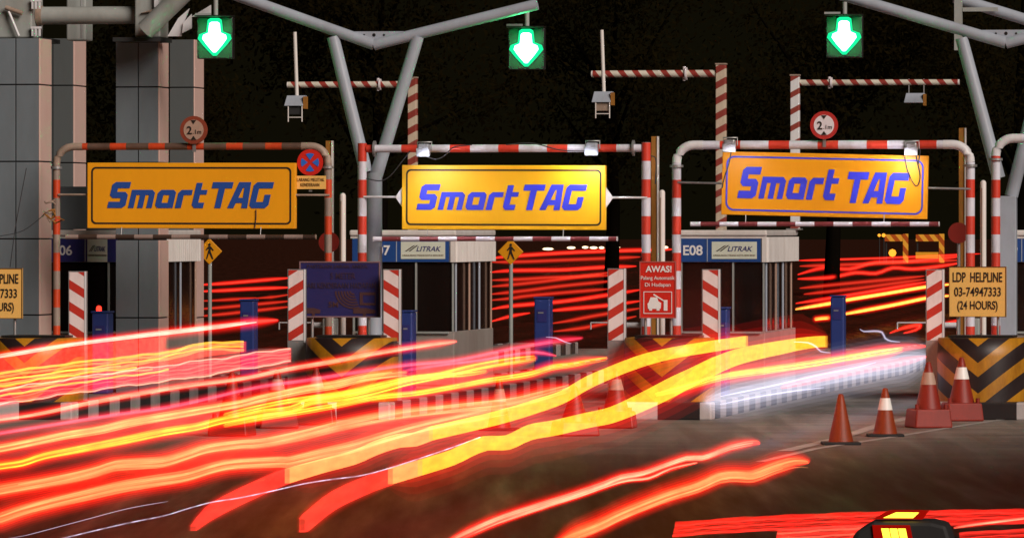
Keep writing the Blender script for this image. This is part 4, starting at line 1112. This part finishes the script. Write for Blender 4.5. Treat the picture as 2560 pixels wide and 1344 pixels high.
trail([(1015, 925), (1100, 912), (1200, 900), (1280, 886), (1340, 880), (1390, 889)], .8, 'short rosy trail over the middle blue card machine', 'pink', 15)
trail([(-60, 902), (0, 892), (150, 867), (300, 847), (425, 832), (525, 820), (640, 806), (693, 802)], 1.3, 'thin pale topmost trail at the left ending by the dark violet board', 'pale', 22, -3)
# the dense group of fine lines at the left
def bundle(top, bot, n, z0, label, mats, rpx=(2.0, 3.4), wob=3, seed=3):
    rr = random.Random(seed); dfn = depth_fn([((a_[0] + b_[0]) / 2, (a_[1] + b_[1]) / 2) for a_, b_ in zip(top, bot)], z0)
    m_ = MB(); org = P(top[0][0], top[0][1], dfn(top[0][0]))
    ms = [LT[k] for k in mats]
    for i in range(n):
        u = i / max(1, n - 1)
        base = [(a_[0] * (1 - u) + b_[0] * u, a_[1] * (1 - u) + b_[1] * u) for a_, b_ in zip(top, bot)]
        q = smooth(base, 16); ph = rr.uniform(0, 6)
        r_ = rr.uniform(*rpx)
        path = [P(x, y + math.sin(x * .045 + ph) * wob * .4 + math.sin(x * .11 + ph * 2) * wob * .25, dfn(x)) - org for x, y in q]
        m_.tube(path, [r_ / F * dfn(x) for x, y in q], 6, True, i % len(ms))
    return finish(m_, ms, org, label)
band([(-60, 922, 22), (0, 916, 22), (200, 885, 20), (330, 868, 19), (412, 860, 18)], 1.15, 'broad grainy red panel trail below the topmost pale trail', ['panel'], 10)
band([(-60, 958, 26), (0, 952, 26), (200, 925, 22), (412, 893, 18), (520, 875, 14), (612, 866, 13)], 1.05, 'grainy red panel trail ending at the blue card machine', ['panel'], 8)
bundle([(-60, 940), (0, 932), (200, 905), (400, 882), (512, 858), (607, 854)], [(-60, 968), (0, 960), (200, 930), (400, 900), (512, 874), (607, 874)], 4, 1.0, 'yellow lines along the grainy red panel trail', ['l_yellow', 'l_orange'], (2.2, 4))
bundle([(-60, 984), (0, 974), (215, 940), (475, 905), (600, 888), (725, 869)], [(-60, 1020), (0, 1010), (237, 974), (500, 940), (600, 922), (725, 904)], 9, .9, 'bundle of fine wavy lines at the left ending beside the violet board post', ['l_pale', 'l_hot', 'l_red', 'l_hot', 'l_red', 'l_hot', 'l_red', 'l_hot', 'l_pale'], (1.4, 2.3), 5)
band([(-60, 1000, 20), (0, 992, 20), (215, 957, 19), (475, 923, 19), (725, 887, 18)], .9, 'red haze of light around the fine wavy lines', ['l_pink'], 10)
bundle([(-60, 960), (0, 952), (150, 930), (300, 914)], [(-60, 1000), (0, 990), (200, 955), (420, 925)], 7, .95, 'yellow orange fine lines at the left edge', ['l_orange', 'l_red', 'l_yellow', 'l_red'], (2.0, 3.2), 4, 9)
# lower right pair
trail([(1120, 1352), (1146, 1337), (1242, 1294), (1340, 1262), (1400, 1244), (1444, 1230), (1512, 1206), (1553, 1190), (1608, 1180), (1663, 1160), (1717, 1142), (1755, 1141), (1786, 1131), (1827, 1115), (1881, 1104), (1897, 1106)],
      .8, 'thin forked red trail in the lower middle', 'salmon', 23, 2)
trail([(1146, 1350), (1242, 1308), (1362, 1266), (1444, 1240), (1553, 1203), (1622, 1194), (1676, 1171), (1742, 1156)], .8, 'lower fork of the thin red trail in the lower middle', 'salmon', 12)
trail([(1390, 1356), (1417, 1337), (1499, 1304), (1553, 1278), (1663, 1234), (1745, 1208), (1800, 1184), (1840, 1180), (1882, 1181), (1936, 1161), (1985, 1147), (2018, 1148)],
      .8, 'wavy red trail with a yellow core below the cones', 'orange', 38, 9)
# right hand lane
trail([(1640, 985), (1705, 970), (1805, 941), (1920, 924), (2027, 909), (2134, 891), (2255, 872)], .8, 'orange trail ending left of the helpline board post', 'yellow', 28)
trail([(2134, 890), (2200, 876), (2268, 867), (2314, 865)], .8, 'dull red end of the orange trail at the right hazard post', 'red', 17)
trail([(1955, 968), (2000, 955), (2080, 937), (2160, 921), (2241, 906), (2314, 891)], .75, 'pink red trail right of the broad yellow bands', 'red', 15)
trail([(1770, 1000), (1850, 984), (2000, 952), (2150, 922), (2250, 904), (2312, 890)], .55, 'broad lilac white glow above the right kerb', 'lilac', 78, 4)
trail([(1800, 990), (1920, 966), (2040, 938), (2140, 918), (2190, 905)], .7, 'thin lilac line over the broad white glow', 'white', 5)
trail([(1800, 1010), (1900, 990), (1990, 976), (2060, 968)], .5, 'short pale glint low on the broad white glow', 'white', 5)
trail([(2150, 822), (2160, 828), (2185, 827), (2205, 830), (2213, 845), (2228, 852), (2250, 854)], .9, 'small hooked white trail in the right lane', 'white', 7, 0, True)
trail([(1985, 854), (2020, 856), (2040, 866), (2052, 878), (2076, 881)], .95, 'small hooked white trail at the end of the lower yellow band', 'white', 7, 0, True)
trail([(1365, 842), (1390, 844), (1412, 854), (1428, 858)], .95, 'small white hook at the end of the rosy trail', 'white', 5, 0, True)
trail([(2225, 832), (2250, 822), (2270, 817), (2300, 812), (2290, 824), (2260, 832)], .9, 'small red loop of light left of the right hazard post', 'far', 10)
trail([(2345, 815), (2370, 808), (2395, 800)], .9, 'short red streak below the helpline board', 'far', 15)
# sparkling violet white lines near the camera
trail([(20, 1344), (60, 1338), (137, 1318), (220, 1296), (320, 1270), (420, 1252)], .45, 'faint thin white line in the lower left corner', 'white', 2.2)
def sparkle(pts, z0, label, skins):
    dfn = depth_fn(pts, z0); q = smooth(pts); m_ = MB(); org = P(q[0][0], q[0][1], dfn(q[0][0]))
    for si, (rp, _) in enumerate(skins):
        m_.tube([P(x, y, dfn(x)) - org for x, y in q], [rp / F * dfn(x) for x, y in q], 8, True, si)
    return finish(m_, [LT[k] for _, k in skins], org, label)
sparkle([(150, 1346), (250, 1322), (330, 1304), (410, 1288), (470, 1270), (530, 1254), (600, 1243), (690, 1224), (760, 1208), (830, 1197), (900, 1188), (970, 1170), (1100, 1128), (1200, 1092)], .45,
      'thin sparkling violet white line below the broad bands', ((2.2, 'wsoft'), (1.2, 'spark')))
# far red lines beyond the booths
trail([(1990, 772), (2073, 758), (2117, 749), (2215, 733), (2318, 716), (2378, 710)], .8, 'far yellow trail right of the E08 booth, upper of two', 'far_yellow', 12)
trail([(2100, 786), (2160, 775), (2240, 760), (2318, 744), (2378, 738)], .8, 'far yellow trail right of the E08 booth, lower of two', 'far_yellow', 12)
trail([(1990, 758), (2073, 745), (2200, 724), (2318, 704)], .85, 'dull far red trail above the two far yellow ones', 'far', 8)
trail([(2040, 797), (2055, 795), (2070, 794)], .8, 'short far yellow spot left of the right blue card machine', 'far_yellow', 12, 0, False)
trail([(1995, 697), (2076, 693), (2139, 681), (2190, 683), (2232, 669), (2280, 672), (2342, 666), (2400, 657)], .8, 'wavy far red trail, lower of the crossing pair', 'far', 9)
trail([(1995, 686), (2060, 669), (2123, 672), (2186, 656), (2264, 653), (2330, 647), (2400, 641)], .8, 'wavy far red trail, upper of the crossing pair', 'far', 9)
trail([(1995, 651), (2170, 646), (2300, 641), (2450, 634)], .8, 'straight far red trail nearest the hoardings', 'far', 5)
trail([(1230, 646), (1280, 640), (1467, 629), (1680, 623)], .8, 'bright far red trail below the row of headlamps', 'far', 9)
trail([(1230, 680), (1280, 676), (1405, 674), (1500, 668), (1590, 665)], .8, 'far red trail ending at the red AWAS board', 'far', 9)
trail([(1230, 772), (1280, 764), (1405, 753), (1517, 737), (1600, 724)], .8, 'thick far red trail behind the middle blue card machine, upper', 'far', 9)
trail([(1370, 777), (1440, 770), (1517, 763), (1600, 752)], .8, 'thick far red trail behind the middle blue card machine, lower', 'far', 9)
trail([(1228, 803), (1280, 789), (1324, 782)], .8, 'short thick far red trail left of the middle blue card machine', 'far', 9)
for k, (a_, b_, c_) in enumerate([((1228, 716), (1400, 698), (1530, 680)), ((1228, 735), (1400, 715), (1530, 702)), ((1230, 700), (1380, 693), (1530, 688)), ((1380, 808), (1480, 790), (1600, 770)), ((1385, 828), (1480, 815), (1590, 790)), ((1228, 750), (1330, 738), (1520, 722)), ((1230, 655), (1400, 650), (1600, 642))]):
    trail([a_, ((a_[0] + b_[0]) / 2, (a_[1] + b_[1]) / 2 + 1), b_, c_], .8, 'faint far red line between the middle booths, %s' % ('third below the headlamp row', 'fifth below the headlamp row', 'second below the headlamp row', 'second lowest', 'lowest of all', 'sixth below the headlamp row', 'highest of them')[k], 'dim', 9)
for k, (a_, b_, c_) in enumerate([((500, 712), (620, 703), (726, 694)), ((500, 728), (620, 722), (726, 718)), ((500, 772), (620, 762), (726, 752)), ((500, 790), (620, 778), (726, 766)), ((640, 745), (690, 741), (728, 735)), ((500, 752), (580, 748), (640, 744))]):
    trail([a_, ((a_[0] + b_[0]) / 2, (a_[1] + b_[1]) / 2 + .5), b_, c_], .8, 'far red line below the left sign, %s' % ('bright and highest', 'bright and second highest', 'faint and second lowest', 'faint and lowest', 'short and left of the violet board', 'short and right of the pillar')[k], 'dim' if k not in (0, 1) else 'far', 8)
for k, (a_, b_, c_) in enumerate([((2000, 720), (2120, 708), (2310, 690)), ((2010, 735), (2130, 722), (2310, 698)), ((2000, 665), (2150, 660), (2400, 650))]):
    trail([a_, b_, ((b_[0] + c_[0]) / 2, (b_[1] + c_[1]) / 2), c_], .8, 'faint far red line right of the E08 booth, %s' % ('below the wavy pair', 'just above the two yellow trails', 'above the wavy pair')[k], 'dim', 9)
bundle([(1690, 1306), (1860, 1293), (2133, 1281), (2400, 1275), (2600, 1273)], [(1682, 1340), (1860, 1328), (2133, 1318), (2400, 1311), (2600, 1306)], 15, .62,
       'broad streaky dull red band of light along the lower right edge', ['l_dull', 'l_deep', 'l_dull', 'l_red', 'l_deep'], (1.6, 3.4), 2, 5)
bundle([(1945, 1326), (2050, 1318), (2210, 1308)], [(1940, 1356), (2050, 1350), (2210, 1342)], 10, .58, 'second streaky red band of light beside the scooter', ['l_red', 'l_dull', 'l_hot', 'l_dull'], (1.8, 3.2), 2, 6)
trail([(2385, 1318), (2450, 1308), (2600, 1290)], .66, 'thin salmon trail right of the scooter box', 'salmon', 10)
bundle([(2400, 1332), (2500, 1326), (2600, 1320)], [(2400, 1356), (2500, 1350), (2600, 1344)], 7, .55, 'streaky red band of light in the lower right corner', ['l_red', 'l_dull', 'l_deep'], (1.8, 3.2), 2, 8)

# ------------------------------------------------------------------ scooter waiting at the lower right: only its lit top case shows
d = 27.5
t = T('motor_scooter', 'dark motor scooter with lit brake lamps at the lower right edge', 'scooter', 2250, d, rot=-.12)
zt = t.z(1300)
m_ = MB().prism([(-.20, zt - .30), (.20, zt - .30), (.235, zt - .10), (.21, zt - .02), (.14, zt - .004), (-.12, zt - .004), (-.20, zt - .05), (-.235, zt - .12)], 0, .34)
m_.build('top_case', M['rubber'], t, .02)
lampy = glow('brake_lamp_glow', (1, .72, .05), 2.2)
MB().prism([(-.075, zt + .012), (.06, zt + .012), (.085, zt + .036), (-.02, zt + .036)], -.01, .03).build('brake_lamp', lampy, t)
halo_red = glow('red_halo_glow', (1, .012, .004), .28)  # red halo around the lamps, built as glowing plates
MB().prism([(-.10, zt - .24), (.09, zt - .24), (.045, zt - .02), (-.125, zt - .02)], -.012, -.001).build('red_halo', halo_red, t)
for x_ in (-.062, -.024, .014):
    MB().prism([(x_ + .018, zt - .22), (x_ + .050, zt - .22), (x_ + .012, zt - .035), (x_ - .022, zt - .035)], -.020, -.0125).build('tail_lamp', lampy, t)
MB().prism([(-.125, zt + .004), (.10, zt + .004), (.13, zt + .046), (-.05, zt + .046)], .031, .06).build('red_halo', halo_red, t)
MB().tube([(0, .15, zt - .31), (0, .3, .55), (0, .9, .5)], [.10, .13, .10], 12).build('rear_body', M['black'], t)
MB().box(-.13, .13, .45, 1.05, .64, .74).build('seat', M['rubber'], t, .04)
for y in (.35, 1.55):
    w_ = MB().tube([(-.05, y, .25), (.05, y, .25)], .25, 24).build('wheel', M['rubber'], t)
    MB().tube([(-.055, y, .25), (.055, y, .25)], .15, 20).build('rim', M['galv'], w_)
MB().tube([(0, 1.55, .27), (0, 1.3, .83)], .05, 10).build('fork', M['galv'], t)
MB().tube([(-.20, 1.22, .84), (0, 1.3, .84), (.20, 1.22, .84)], .018, 8).build('handlebar', M['black'], t)
MB().box(-.10, .10, .9, 1.45, .22, .30).build('footboard', M['black'], t, .02)
